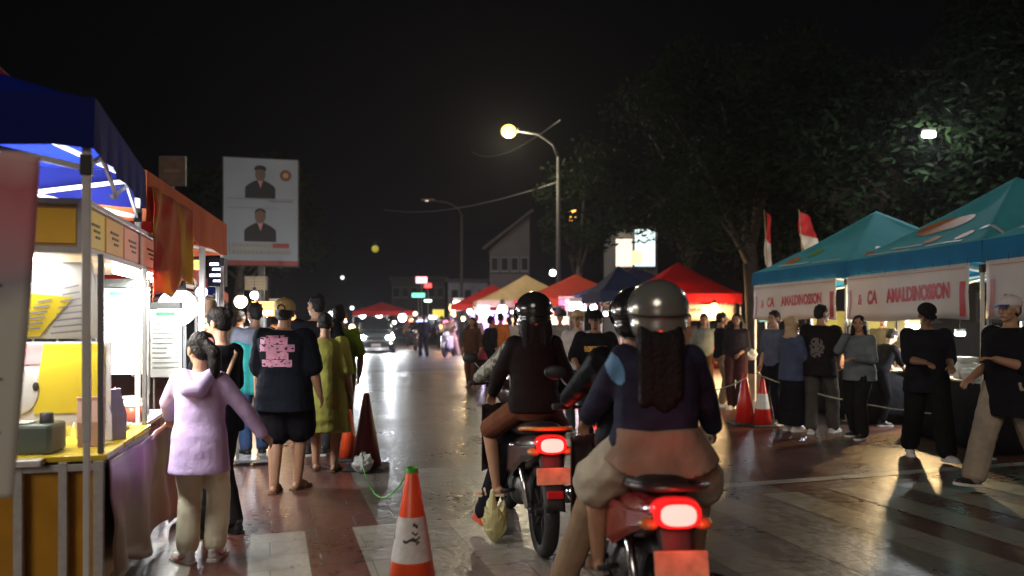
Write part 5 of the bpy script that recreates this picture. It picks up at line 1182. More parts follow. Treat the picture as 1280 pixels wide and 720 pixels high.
for k, (p0, p1, s_, lab) in enumerate((((gx(696, 32), 32, gz(228, 32)), (gx(480, 62), 62, gz(262, 62)), .6, 'overhead cable running from the lit street lamp to the left'), ((gx(700, 34), 34, gz(150, 34)), (gx(590, 90), 90, gz(190, 90)), 1.0, 'high thin overhead cable above the far rooftops'))):
    o = MB().tube(sag(p0, p1, s_), .018, n=6).build('overhead_cable', mat('cable_grey', (.22, .22, .22), rough=.6), smooth=True); tag(o, lab, 'cable', 'overhead cables')

# ---- buildings
def building(label, x0, x1, y0, y1, h, m, rows, cols, gable=False, roofm=None, winm=None, group='buildings around the market', ww=.9, wh=1.1, litw=()):
    T = thing('building', label, 'building', ((x0 + x1) / 2, y0, 0), 0, group); w_ = x1 - x0; d_ = y1 - y0
    MB().box((0, d_ / 2, h / 2), (w_, d_, h)).build('wall', m, T)
    if gable:
        g = MB(); gh = gable; g.add([(-w_ / 2, 0, h), (w_ / 2, 0, h), (w_ / 2 , 0, h + gh), (-w_ / 2, d_, h), (w_ / 2, d_, h), (w_ / 2, d_, h + gh)], [(0, 1, 2), (3, 5, 4), (0, 2, 5, 3), (1, 4, 5, 2)]); g.build('gable', m, T)
        g = MB(); g.bar((-w_ / 2 - .4, -.15, h + .02), (w_ / 2 + .2, -.15, h + gh + .15), .7, .16); g.build('roof_edge', roofm, T)
        g = MB(); g.quad((-w_ / 2 - .3, -.3, h + .02), (w_ / 2 + .1, -.3, h + gh + .12), (w_ / 2 + .1, d_, h + gh + .12), (-w_ / 2 - .3, d_, h + .02)); g.build('roof', roofm, T, thick=.12)
    else:
        MB().box((0, d_ / 2, h + .1), (w_ + .4, d_ + .4, .2)).build('roof', roofm, T)
        MB().box((0, -.04, h * .5 + .1), (w_, .10, .16)).build('cornice', roofm, T)
    for r_ in range(rows):
        for c_ in range(cols):
            cx = -w_ / 2 + w_ * (c_ + .5) / cols; cz = h * (r_ + .55) / rows
            f = MB().box((cx, -.02, cz), (ww, .10, wh)).build('window', mat('window_frame_grey', (.12, .12, .13), rough=.6), T)
            lit = (r_, c_) in litw
            MB().box((cx, -.075, cz), (ww * .84, .02, wh * .84)).build('pane', glow('lit_window', (1, .75, .45), .5) if lit else mat('dark_pane', (.015, .018, .022), rough=.1), f)
            MB().box((cx, -.10, cz - wh / 2 - .04), (ww * 1.15, .16, .06)).build('sill', mat('window_frame_grey', (.12, .12, .13), rough=.6), f)
    return T
rf = mat('roof_dark', (.04, .035, .035), rough=.8, var=.3)
stuc = mat('stucco_pale', (.07, .064, .075), rough=.85, var=.2, vscale=.8); stud = mat('stucco_dark', (.035, .033, .036), rough=.9, var=.3, vscale=.8); brk = mat('brick_dull', (.16, .09, .08), rough=.9, var=.3, vscale=1)
building('pale gabled building above the beige tent', gx(612, 46), gx(662, 46), 46, 56, 5.7, stuc, 3, 4, gable=2.2, roofm=rf, ww=.42, wh=.85)
building('low dark shop house left of the pale gabled building', gx(560, 54), gx(610, 54), 54, 62, 4.2, mat('stucco_blueish', (.16, .18, .24), rough=.9, var=.2), 2, 3, roofm=rf, ww=.5, wh=.8)
building('wide dull shop building behind the far tents', gx(490, 66), gx(556, 66), 66, 76, 5.0, stud, 2, 6, roofm=rf, ww=.6, wh=.9)
building('dark shop building behind the left row of tents', -36, -22, 24, 44, 7, stud, 2, 6, roofm=rf, litw=((1, 2),))
building('low dark house at the left behind the orange tents', -26, -15, 13.5, 23, 3.4, mat('brick_dark', (.05, .03, .028), rough=.9, var=.3), 2, 6, roofm=rf)
building('dark building behind the trees on the right', 15, 34, 30, 44, 11, stud, 3, 8, roofm=rf, litw=((1, 2), (2, 5)))
building('tall lit shop front behind the trees above the navy tent', gx(772, 40), gx(822, 40), 40, 46, 6.2, mat('shop_white', (.4, .42, .42), rough=.7, var=.2), 2, 2, roofm=rf, ww=.7, wh=1.2)
signbox('white lit shop sign seen through the tree above the navy tent', at(806, 310, 39.2), 1.1, 2.0, glow('shop_sign_white', (.75, .95, .95), 1.0), None, 0, [(-.35, -.25, .5, .35, glow('shop_sign_amber', (1, .62, .2), 2.2))], leg=True)
signbox('warm lit shop sign left of the white one behind the tree', at(780, 316, 39), .9, 1.5, glow('shop_sign_cream', (1, .85, .72), .8), None, 0, [], leg=True)
signbox('upright sign with orange lights and a blue-white middle on the street', at(716, 283, 37), .42, 1.7, mat('led_black', (.01, .01, .03), rough=.3), None, 0, [(0, z, .8, .07, glow('sign_orange', (1, .42, .08), 3)) for z in (.42, .28, .14, -.28, -.42)] + [(0, -.05, .9, .14, ledw)])

# ---- trees
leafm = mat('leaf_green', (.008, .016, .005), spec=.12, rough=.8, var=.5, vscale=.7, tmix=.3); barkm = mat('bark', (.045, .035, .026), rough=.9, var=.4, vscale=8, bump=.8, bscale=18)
def tree(label, base, h, cr, cz, n, seed, leaf=.105, trunk_r=.22, group='street trees on the right'):
    rnd = random.Random(seed); T = thing('tree', label, 'tree', (*base, 0), 0, group)
    g = MB(); tops = []
    pts = [V((0, 0, 0)), V((rnd.uniform(-.2, .2), rnd.uniform(-.2, .2), h * .25)), V((rnd.uniform(-.4, .4), rnd.uniform(-.4, .4), h * .5))]
    g.tube(pts, [trunk_r * 1.3, trunk_r, trunk_r * .8], n=10)
    clumps = []
    for i in range(9):
        a = rnd.uniform(0, 2 * PI); rr = cr * rnd.uniform(.35, .85); zz = h * cz + rnd.uniform(-.28, .42) * h * (1 - cz) * 2
        e = V((math.cos(a) * rr, math.sin(a) * rr, zz)); st = pts[1].lerp(pts[2], rnd.uniform(.2, 1)); md = st.lerp(e, .5) + V((0, 0, rnd.uniform(.1, .6)))
        g.tube([st, md, e], [trunk_r * .45, trunk_r * .28, trunk_r * .1], n=7)
        for k in range(3):
            tw_ = md.lerp(e, rnd.uniform(.2, .9)); e2 = tw_ + V((rnd.uniform(-1, 1), rnd.uniform(-1, 1), rnd.uniform(-.3, .9))) * cr * .35; g.tube([tw_, e2], [trunk_r * .12, trunk_r * .04], n=5); clumps.append((e2, cr * rnd.uniform(.16, .30)))
        clumps.append((e, cr * rnd.uniform(.22, .38)))
    g.build('trunk', barkm, T, smooth=True)
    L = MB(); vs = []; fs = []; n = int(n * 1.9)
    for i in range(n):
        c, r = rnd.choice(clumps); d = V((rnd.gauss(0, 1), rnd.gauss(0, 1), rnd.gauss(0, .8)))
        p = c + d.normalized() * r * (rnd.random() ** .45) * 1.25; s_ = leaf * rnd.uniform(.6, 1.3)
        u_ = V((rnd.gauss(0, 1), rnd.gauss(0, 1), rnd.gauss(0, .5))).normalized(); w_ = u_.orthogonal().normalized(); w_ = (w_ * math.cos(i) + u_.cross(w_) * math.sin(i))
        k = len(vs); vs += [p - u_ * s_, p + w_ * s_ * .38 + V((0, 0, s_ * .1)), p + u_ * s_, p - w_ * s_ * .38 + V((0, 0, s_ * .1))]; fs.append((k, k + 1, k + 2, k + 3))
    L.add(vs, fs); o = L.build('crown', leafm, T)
    return T
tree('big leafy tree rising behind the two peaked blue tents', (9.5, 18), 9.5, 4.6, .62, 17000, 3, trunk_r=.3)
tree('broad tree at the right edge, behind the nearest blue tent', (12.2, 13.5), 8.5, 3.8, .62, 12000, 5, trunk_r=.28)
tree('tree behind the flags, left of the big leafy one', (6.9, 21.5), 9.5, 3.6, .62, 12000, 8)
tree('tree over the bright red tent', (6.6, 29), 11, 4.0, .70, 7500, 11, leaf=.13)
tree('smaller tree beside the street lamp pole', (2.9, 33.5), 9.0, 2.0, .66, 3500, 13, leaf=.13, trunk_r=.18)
tree('dark tree beyond the far junction on the left', (-16, 50), 11, 4.5, .6, 6000, 19, leaf=.28, group='trees behind the left side')
tree('dark tree between the billboard and the car', (-13.5, 38), 9, 3.6, .6, 6000, 21, leaf=.25, group='trees behind the left side')
# more lit stalls down the left row and between the far tents
for k, (u, v, Y, r, c, st, en, lab) in enumerate(((333, 392, 15, .06, WM, 18, 50, 'warm lamp under the blue tent far down the left row'), (347, 381, 18, .07, WH, 16, 40, 'white lamp left of the tan cap, far down the left row'), (366, 396, 22, .08, (1, .3, .1), 8, 20, 'orange red lamp beside the tan cap'),
        (404, 402, 30, .10, WH, 16, 40, 'white lamp low beside the dark-haired man'), (427, 401, 33, .08, WM, 14, 0, 'warm lamp beside the lime shirt'), (493, 403, 41, .10, (1, .9, .8), 14, 0, 'pale lamp over the car bonnet'), (519, 392, 43, .12, (1, .8, .6), 10, 40, 'warm lamp over the far road'),
        (541, 397, 41, .08, WH, 14, 0, 'white lamp behind the far motorcycles'), (551, 408, 39, .10, (1, .5, .15), 8, 30, 'orange lamp behind the far motorcycles'), (579, 398, 33, .10, WM, 12, 60, 'warm lamp low in the small red tent'), (595, 399, 32, .08, PK, 10, 30, 'pink lamp between the red and beige tents'),
        (659, 391, 28, .07, WM, 14, 40, 'warm lamp low at the orange-red stall'), (676, 394, 28, .07, (.6, .8, 1), 12, 30, 'bluish lamp at the orange-red stall'), (708, 378, 26, .10, (1, .15, .3), 7, 30, 'crimson lamp under the navy tent'), (757, 392, 25, .08, WH, 14, 40, 'white lamp behind the rider in black'),
        (908, 396, 23.6, .06, WM, 10, 60, 'warm lamp behind the waiting people'))):
    bulb(lab, at(u, v, Y), r, c, st, .3, en, shape='tube' if k % 3 == 1 else 'ball', L=r * 5)
# ------------------------------------------------------------------ people in the photo
blk_c = cloth('black_cotton', (.012, .012, .016)); shoe_w = mat('white_sneaker', (.62, .60, .56), rough=.55, var=.08); shoe_b = mat('black_shoe', (.018, .018, .018), rough=.5); sand_b = mat('brown_sandal', (.12, .06, .03), rough=.6)
# girl in the lavender hoodie
lav = cloth('lavender_fleece', (.60, .48, .80), rough=.9, var=.07)
r = person('girl in a long lavender hoodie and cream trousers with a ponytail, at the snack cart', (-1.93, 4.75, .004), 1.40, 6, q=.007, tone='tan', child=True, female=True,
    pose=dict(hy=42, hp=4, Lw=(-.34, .36, 1.05), Leh=(-1, -.6, -.6), Rw=(.44, .10, .93), Reh=(1, -.6, .1), Rh=(.5, .5, -.6), La=(-.085, -.03, .08), Ra=(.095, .05, .08), Lf=(-.75, .65, 0), Rf=(.1, 1, 0)),
    top=dict(m=lav, sleeve=1.95, hem=.24, ease=.032, flare=.02, hood=True, sease=.026, name='hoodie', disp=.0032), bottom=dict(m=cloth('cream_denim', (.85, .82, .60), var=.08), ease=.030, len=1.86, disp=.007),
    hair='ponytail', shoes=dict(kind='sneaker', m=shoe_w, swoop=mat('red_stripe', (.55, .06, .04), rough=.5)))
MB().lathe([(.018, -.012), (.034, -.010), (.038, 0), (.034, .010), (.018, .012)], (0, 0, 0), 'Y', 18, cap=False)
o = MB().tube([V(r['hd'](0, -.108, .038)) + V((math.cos(t) * .034, math.sin(t) * .012, math.sin(t) * .026)) for t in [2 * PI * i / 16 for i in range(17)]], .011).build('hair_tie', mat('pink_scrunchie', (.65, .25, .25), rough=.8), r['thing'], smooth=True)
# woman in black next to her
r = person('woman in a black top facing the cart, behind the girl in lavender', (-2.04, 5.34, .004), 1.58, 66, q=.008, tone='light', female=True, faces=True, pose=dict(hy=14, hp=8, Rw=(.16, .30, 1.12), Lw=(-.12, .32, 1.08), La=(-.08, 0, .08), Ra=(.10, -.06, .08)),
    top=dict(m=blk_c, sleeve=1.9, hem=.14), bottom=dict(m=cloth('dark_trousers', (.02, .018, .02)), ease=.02), hair='bun', shoes=dict(kind='sneaker', m=shoe_b, sm=shoe_b))
MB().tube([r['T'](.46, .10, .10), r['T'](.52, .09, 0), r['T'](.44, .03, -.14), r['T'](.25, -.10, -.165), r['T'](.05, -.20, -.12)], .014).build('bag_strap', mat('tan_strap', (.30, .20, .12), rough=.6), r['thing'], smooth=True)
# man in the black tee with pink print
navyblk = cloth('blue_black_cotton', (.009, .011, .017))
r = person('man in a yellow-tan cap and black T-shirt with a large pink back print, black shorts', (-1.99, 6.72, .004), 1.67, -3, q=.008, tone='tan',
    pose=dict(Rw=(.30, .06, .86), Lw=(-.25, .02, .84), La=(-.06, -.10, .08), Ra=(.09, .08, .08), Lf=(-.1, 1, 0), Rf=(.35, 1, 0), hy=4),
    top=dict(m=navyblk, sleeve=.92, hem=.20, ease=.055, flare=.02, sease=.050, name='t_shirt', disp=.010), bottom=dict(m=blk_c, len=.86, ease=.045), hair='short', hat=dict(kind='cap', m=mat('yellow_tan_cap', (.52, .36, .14), rough=.8, var=.08, bump=.3, bscale=90)), shoes=dict(kind='sandal', m=sand_b), build=1.12)
def rows(a, b):
    k = (b + 1) * 2.1; i = int(k); f = k - i; ed = (.80, .62, .95, .72, .5)[min(4, i)] + .07 * math.sin(a * 9 + i * 3); sh = (.0, .05, .0, -.1, 0)[min(4, i)]
    if abs(a - sh) > ed: return False
    if f < .05 + .04 * math.sin(a * 7): return False
    return noise.noise(V((a * 6, b * 7, 2.2))) > -.36
decal('shirt_print', r['top'].data, r['T'](.33, -.02, 0), V((.165, 0, 0)), V((0, 0, .135)), V((0, 1, 0)), rows, mat('pink_print', (.62, .28, .42), rough=.7, var=.25, vscale=30), r['top'] and r['thing'], 60, 60)
MB().tube([r['hd'](-.035, -.118, .035), r['hd'](-.025, -.128, .062), r['hd'](0, -.131, .073), r['hd'](.025, -.128, .062), r['hd'](.035, -.118, .035)], .007 * .9).build('cap_strap', HAIR(), r['thing'], smooth=True)
# woman in olive
r = person('woman in a loose knee-length olive dress beside the man with the pink print', (-1.86, 7.62, .004), 1.56, 4, q=.009, tone='tan', female=True, pose=dict(hp=16, hy=10, Rw=(.28, .0, .84), La=(-.1, .05, .08), Ra=(.11, -.05, .08), lean=4),
    top=dict(m=cloth('olive_cotton', (.38, .36, .08), var=.1), sleeve=1.05, hem=.50, ease=.04, flare=.05, sease=.05, name='dress', disp=.009), hair='bun', shoes=dict(kind='sandal', m=sand_b), build=1.12)
# man in black behind, looking left
person('tall man in a black T-shirt behind the woman in olive, head turned left', (-2.17, 8.5, .004), 1.77, 8, q=.010, tone='tan', faces=True, pose=dict(hy=50), top=dict(m=blk_c, sleeve=.9, hem=.15, ease=.04), bottom=dict(m=cloth('grey_trousers', (.05, .05, .055))), hair='short', shoes=dict(kind='sneaker', m=shoe_b), build=1.1)
# lime vest man
person('person in a lime green shirt and dark overshirt, right of the woman in olive', (gx(425, 9.0), 9.0, .004), 1.66, 25, q=.011, tone='dark', pose=dict(hy=-20, La=(-.1, .1, .08)), top=dict(m=cloth('lime_cotton', (.20, .30, .02)), sleeve=.8, hem=.08, ease=.035), bottom=dict(m=cloth('brown_trousers', (.09, .045, .025)), ease=.025), hair='short', shoes=dict(kind='sandal', m=sand_b))
# grey tee, jeans
person('man in a grey-blue T-shirt and jeans behind the teal cloth', (gx(318, 8.5), 8.5, .004), 1.68, 30, q=.011, tone='dark', pose=dict(hy=15, Lw=(-.15, .3, 1.1), Rw=(.3, .1, .9)), top=dict(m=cloth('grey_blue_cotton', (.20, .21, .27)), sleeve=.8, hem=.12, ease=.035), bottom=dict(m=cloth('blue_jeans', (.05, .09, .20)), ease=.02), hair='short', shoes=dict(kind='sneaker', m=shoe_b))
person('vendor in a dark shirt inside the orange tent', (-4.15, 7.4, .004), 1.66, -70, q=.013, tone='tan', faces=True, pose=dict(hp=18, Lw=(-.1, .35, 1.1), Rw=(.15, .35, 1.05)), top=dict(m=cloth('vendor_dark', (.06, .05, .07)), sleeve=.8), bottom=dict(m=blk_c), hair='short')

# ---- riders
def ride(p, yaw): return p, yaw
grips = dict(abs=True, Rw=(.30, .30, 1.06), Lw=(-.30, .30, 1.06), Reh=(.35, -.3, -1), Leh=(-.35, -.3, -1), Rh=(-.1, 1, -.2), Lh=(.1, 1, -.2), Rn=(0, 0, -1), Ln=(0, 0, -1), curl=55)
pe = lambda **k: {**grips, **k}
# nearest motorcycle
person('rider in black at the handlebars of the nearest motorcycle, hidden behind the passenger', B1, 1.56, Y1, q=.010, tone='tan', pose=pe(py=-.13, px=.0, pz=.90, lean=-2, side=-1, Ra=(.20, .06, .36), La=(-.36, .02, .16), Rkh=(.5, 1, .6), Lkh=(-.8, 1, .6), hy=6),
    top=dict(m=cloth('black_jacket', (.010, .010, .013), rough=.5), sleeve=1.95, hem=.06, ease=.045, sease=.032), bottom=dict(m=cloth('tan_trousers', (.30, .21, .14)), len=1.9, ease=.02), hair='short', hat=dict(kind='helmet', m=mat('black_helmet', (.02, .02, .022), rough=.2, coat=1)), shoes=dict(kind='sandal', m=shoe_b), build=1.08)
r = person('passenger in a navy jacket and silver-grey helmet, long black hair, on the nearest motorcycle', (B1[0] + .04, B1[1], 0), 1.50, Y1 - 3, q=.008, tone='tan', female=True,
    pose=dict(abs=True, py=-.42, px=0, pz=.93, lean=-2, side=1, Ra=(.28, -.05, .36), La=(-.22, -.10, .34), Rkh=(.8, .8, .5), Lkh=(-.55, .8, .6), Rw=(.33, -.16, .98), Lw=(-.27, -.12, 1.02), Reh=(.7, -.6, -1), Leh=(-.7, -.6, -1), hy=-4, Lf=(-.25, 1, -.1), Rf=(.2, 1, 0)),
    top=dict(m=cloth('navy_jacket', (.030, .030, .060), rough=.65, var=.3), sleeve=1.9, hem=.06, ease=.045, sease=.035, name='jacket', disp=.007), bottom=dict(m=cloth('beige_shorts', (.50, .44, .34)), len=.95, ease=.045, kind='shorts', disp=.012), hair='long', hair_len=.62, hat=dict(kind='helmet', m=mat('silver_helmet', (.40, .41, .38), rough=.22, metal=.6, coat=.6, var=.12, vscale=5), size=1.16), shoes=dict(kind='sandal', m=mat('grey_sandal', (.3, .28, .27), rough=.6)), build=1.1)
# tan cloth tied round her waist, spreading over the saddle
g = MB(); P_ = r['P']
rg = []
for i in range(7):
    t = i / 6; zc = P_.z + .10 - .185 * t; rg.append([V((P_.x + math.cos(a) * (.19 + .045 * t + .015 * math.sin(a * 5) * t + (.06 * t * math.cos(a) if math.cos(a) > 0 else 0)), P_.y - .02 + math.sin(a) * (.145 + .05 * t + .012 * math.sin(a * 7) * t), zc + (.03 * math.cos(a * 2)) * t)) for a in [2 * PI * k / 40 for k in range(40)]])
g.loft(rg); from_mesh('waist_cloth', remesh(g, .010, 2, .009), cloth('tan_cloth', (.36, .23, .17)), r['thing'])
decal('shoulder_patch', r['top'].data, r['T'](.40, -.195, -.02), V((.04, .0, 0)), V((-.02, 0, .07)), V((.15, 1, 0)), lambda a, b: a * a + b * b < 1, mat('light_blue_patch', (.10, .28, .50), rough=.6), r['thing'], 20, 20)
# second motorcycle
camo = stripes('camouflage_cloth', [(.03, .03, .03), (.28, .27, .22), (.10, .12, .08), (.45, .43, .38), (.06, .06, .05), (.36, .34, .28)], scale=11, rough=.85, tmix=0)
person('rider in a camouflage jacket on the dark motorcycle, left foot down', B2, 1.56, Y2, q=.010, tone='tan', pose=pe(py=-.10, px=.06, pz=.90, lean=4, side=-2, Ra=(.20, .06, .36), La=(-.34, -.10, .08), Lkh=(-.9, 1, .3), Rkh=(.5, 1, .5)),
    top=dict(m=camo, sleeve=1.9, hem=.08, ease=.045, sease=.035, name='jacket'), bottom=dict(m=blk_c, len=1.95, ease=.025), hair='short', hat=dict(kind='helmet', m=mat('red_helmet', (.25, .02, .02), rough=.2, coat=1)), shoes=dict(kind='sneaker', m=mat('orange_red_shoe', (.50, .07, .03), rough=.5), sm=mat('orange_red_shoe', (.50, .07, .03))), build=1.0)
person('passenger in a black jacket and black helmet on the dark motorcycle, left leg bare', (B2[0], B2[1], 0), 1.55, Y2 - 3, q=.009, tone='tan', female=True,
    pose=dict(abs=True, py=-.44, pz=.93, lean=0, Ra=(.22, -.15, .36), La=(-.22, -.16, .36), Lkh=(-.8, .9, .9), Rkh=(.5, 1, .4), Rw=(.26, -.15, 1.02), Lw=(-.24, -.15, 1.0), Reh=(.7, -.5, -1), Leh=(-.7, -.5, -1), hy=6, Lf=(-.85, .5, -.1)),
    top=dict(m=cloth('black_brown_jacket', (.016, .012, .012), rough=.7), sleeve=1.95, hem=.08, ease=.03, sease=.03, name='jacket', disp=.007), bottom=dict(m=cloth('rust_brown_shorts', (.13, .05, .028)), len=.93, ease=.012), hair='long', hair_len=.30, hat=dict(kind='helmet', m=mat('black_helmet', (.02, .02, .022), rough=.2, coat=1)), shoes=dict(kind='sandal', m=mat('cream_sandal', (.55, .45, .33), rough=.6)), build=.96)
# people facing the camera between the motorcycles
r = person('man in black cap and T-shirt with yellow chest print, facing the camera between the riders', (gx(744, 9.1), 9.1, .004), 1.60, 176, q=.010, tone='dark', faces=True, pose=dict(hy=-12, Lw=(-.22, .28, 1.02), Rw=(.22, .28, 1.02)), top=dict(m=blk_c, sleeve=.9, hem=.15, ease=.04, name='t_shirt'), bottom=dict(m=cloth('dark_trousers', (.02, .018, .02))), hair='short', hat=dict(kind='cap', m=cloth('black_cap', (.012, .012, .012))), shoes=dict(kind='sneaker', m=shoe_b), build=1.1)
decal('shirt_print', r['top'].data, r['T'](.31, 0, 0), V((.13, 0, 0)), V((0, 0, .032)), V((0, -1, 0)), lambda a, b: int((a + 1) * 4.5) % 9 != 3 and noise.noise(V((a * 7, b * 3, 0))) > -.25, mat('yellow_print', (.65, .35, .04), rough=.6), r['thing'], 40, 12)
person('man in a pale shirt and cream cap behind the man with the yellow chest print', (gx(722, 10.2), 10.2, .004), 1.62, 160, q=.012, tone='tan', faces=True, pose=dict(hy=0), top=dict(m=cloth('pale_shirt', (.42, .38, .36)), sleeve=.9), bottom=dict(m=cloth('grey_trousers', (.05, .05, .055))), hair='short', hat=dict(kind='cap', m=cloth('cream_cap', (.48, .36, .2))), shoes=dict(kind='sneaker', m=shoe_b))

# ---- right-hand group
den = cloth('denim_blue', (.07, .09, .16)); gry = cloth('grey_knit', (.13, .15, .16))
person('person with black hair half hidden behind the cream headscarf', (gx(968, 11.0), 11.0, .004), 1.62, 120, q=.012, tone='tan', faces=True, pose=dict(), top=dict(m=cloth('blue_grey_shirt', (.10, .12, .18)), sleeve=.9), bottom=dict(m=blk_c), hair='short', shoes=dict(kind='sneaker', m=shoe_b))
person('woman in a cream headscarf, denim-blue jacket and long black skirt by the red cones', (gx(990, 10.35), 10.35, .004), 1.53, -65, q=.010, tone='tan', female=True, faces=True, pose=dict(hp=12, hy=-10, Rw=(.12, .28, 1.02), Lw=(-.10, .3, 1.0)), top=dict(m=den, sleeve=1.9, hem=.16, ease=.035, name='jacket'), bottom=dict(m=blk_c, kind='skirt', hem=.10, flare=.05), hair='hijab', hat=cloth('cream_scarf', (.50, .36, .22), var=.08), shoes=dict(kind='sneaker', m=shoe_w))
r = person('man in a black T-shirt with a faint grey back print and grey trousers, leaning right', (gx(1024, 10.2), 10.2, .004), 1.69, -38, q=.009, tone='tan', faces=True, pose=dict(hy=-40, lean=4, side=2, Rw=(.18, .22, .92), La=(-.06, -.16, .08), Ra=(.14, .14, .08)), top=dict(m=cloth('faded_black_tee', (.016, .014, .014)), sleeve=.85, hem=.16, ease=.04, name='t_shirt'), bottom=dict(m=cloth('charcoal_trousers', (.07, .065, .06)), ease=.025), hair='short', shoes=dict(kind='sneaker', m=shoe_w), build=1.1)
decal('shirt_print', r['top'].data, r['T'](.22, 0, 0), V((.10, 0, 0)), V((0, 0, .13)), V((0, 1, 0)), lambda a, b: a * a + b * b * .9 < .95 and noise.noise(V((a * 4, b * 4, 5))) > -.2, mat('grey_print', (.12, .10, .10), rough=.7), r['thing'], 36, 36)
r = person('woman with black hair in a grey sweater holding a white phone to her mouth', (gx(1074, 9.75), 9.75, .004), 1.55, 118, q=.009, tone='tan', female=True, faces=True, pose=dict(hy=30, Rw=(.05, .19, 1.44), Reh=(.5, .2, -1), Rh=(-.2, .3, .8), Lw=(-.14, .26, 1.12), La=(-.1, .06, .08), Ra=(.12, -.1, .08)), top=dict(m=gry, sleeve=1.92, hem=.12, ease=.045, sease=.03, name='sweater'), bottom=dict(m=cloth('black_wide_trousers', (.012, .012, .012)), ease=.03), hair='long', hair_len=.2, shoes=dict(kind='sneaker', m=shoe_b), build=1.08)
ph = thing('phone', 'white phone held up by the woman in the grey sweater', 'phone', r['thing'].matrix_basis @ (r['W'][1] + V((-.02, .05, .09)))); MB().box((0, 0, 0), (.012, .072, .15)).build('phone_case', mat('phone_white', (.7, .68, .66), rough=.3), ph, bevel=.006)
MB().box((.008, .0, .005), (.003, .062, .125)).build('screen', mat('phone_dark', (.02, .02, .025), rough=.1), ph)
person('vendor in black bending over the food table between the tents', (gx(1098, 10.9), 10.9, .004), 1.40, -78, q=.011, tone='light', faces=True, pose=dict(lean=24, hp=26, Rw=(.10, .50, .86), Lw=(-.14, .46, .86)), top=dict(m=blk_c, sleeve=1.2, ease=.035), bottom=dict(m=blk_c), hair='short', shoes=dict(kind='sneaker', m=shoe_b))
person('person with dark hair in the shade behind the grey-sweater woman', (gx(1104, 12.9), 12.9, .004), 1.62, 150, q=.013, tone='dark', faces=True, pose=dict(), top=dict(m=cloth('dark_olive_shirt', (.05, .045, .03)), sleeve=.9), bottom=dict(m=blk_c), hair='short')
r = person('man in a black cap, black T-shirt and wide black trousers walking, looking at his hands', (gx(1158, 8.25), 8.25, .004), 1.66, 168, q=.009, tone='dark', faces=True, pose=dict(hp=24, hy=0, Rw=(.10, .30, 1.08), Lw=(-.16, .26, 1.04), Reh=(.35, -.6, -1), Leh=(-.35, -.6, -1), La=(-.12, .30, .09), Ra=(.10, -.26, .11), Lf=(-.2, 1, .1), Rf=(.1, 1, -.3)), top=dict(m=blk_c, sleeve=.95, hem=.18, ease=.035, sease=.035, name='t_shirt'), bottom=dict(m=cloth('black_wide_trousers', (.012, .012, .012)), len=1.9, ease=.035), hair='short', hat=dict(kind='cap', m=cloth('black_cap', (.012, .012, .012))), shoes=dict(kind='sneaker', m=shoe_w), build=1.1)
r = person('man in long black shirt, beige trousers and blue-peaked cap striding at the right edge', (gx(1262, 6.75), 6.75, .004), 1.70, 105, q=.008, tone='tan', faces=True, pose=dict(hy=10, Lw=(-.10, .26, 1.16), Rw=(.24, .16, .98), Reh=(.4, -.6, -1), Leh=(-.4, -.6, -1), Ra=(.06, .34, .09), La=(-.08, -.34, .13), Lf=(-.1, 1, -.35), Rf=(0, 1, .12)), top=dict(m=blk_c, sleeve=1.1, hem=.26, ease=.04, flare=.03, sease=.04, name='shirt'), bottom=dict(m=cloth('beige_twill', (.33, .28, .22)), len=1.92, ease=.035), hair='short', hat=dict(kind='cap', m=mat('white_cap', (.6, .56, .56), rough=.7), vm=mat('cap_blue', (.03, .05, .30), rough=.6)), shoes=dict(kind='sneaker', m=shoe_b), build=1.12)
# three waiting people left of the red cones
person('person in a black shirt and dark skirt waiting next to the red cone', (gx(921, 12.9), 12.9, .004), 1.60, 150, q=.012, tone='dark', female=True, faces=True, pose=dict(Lw=(-.1, .2, 1.0)), top=dict(m=cloth('dark_blouse', (.03, .025, .03)), sleeve=1.5), bottom=dict(m=cloth('maroon_trousers', (.06, .025, .025)), ease=.03), hair='long', hair_len=.15, shoes=dict(kind='sneaker', m=shoe_w))
person('man in a black jacket and khaki trousers waiting left of the person in dark skirt', (gx(902, 13.3), 13.3, .004), 1.62, -100, q=.012, tone='dark', faces=True, pose=dict(Lw=(-.1, .25, 1.1), Rw=(.1, .25, 1.0)), top=dict(m=blk_c, sleeve=1.8), bottom=dict(m=cloth('khaki_trousers', (.20, .14, .09)), ease=.02), hair='short', shoes=dict(kind='sneaker', m=shoe_w))
person('person in a pale green top just right of the nearest rider', (gx(880, 14.2), 14.2, .004), 1.60, 170, q=.013, tone='dark', faces=True, pose=dict(), top=dict(m=cloth('pale_green_top', (.18, .19, .16)), sleeve=.9), bottom=dict(m=cloth('brown_trousers', (.09, .045, .025))), hair='short', shoes=dict(kind='sneaker', m=shoe_b))
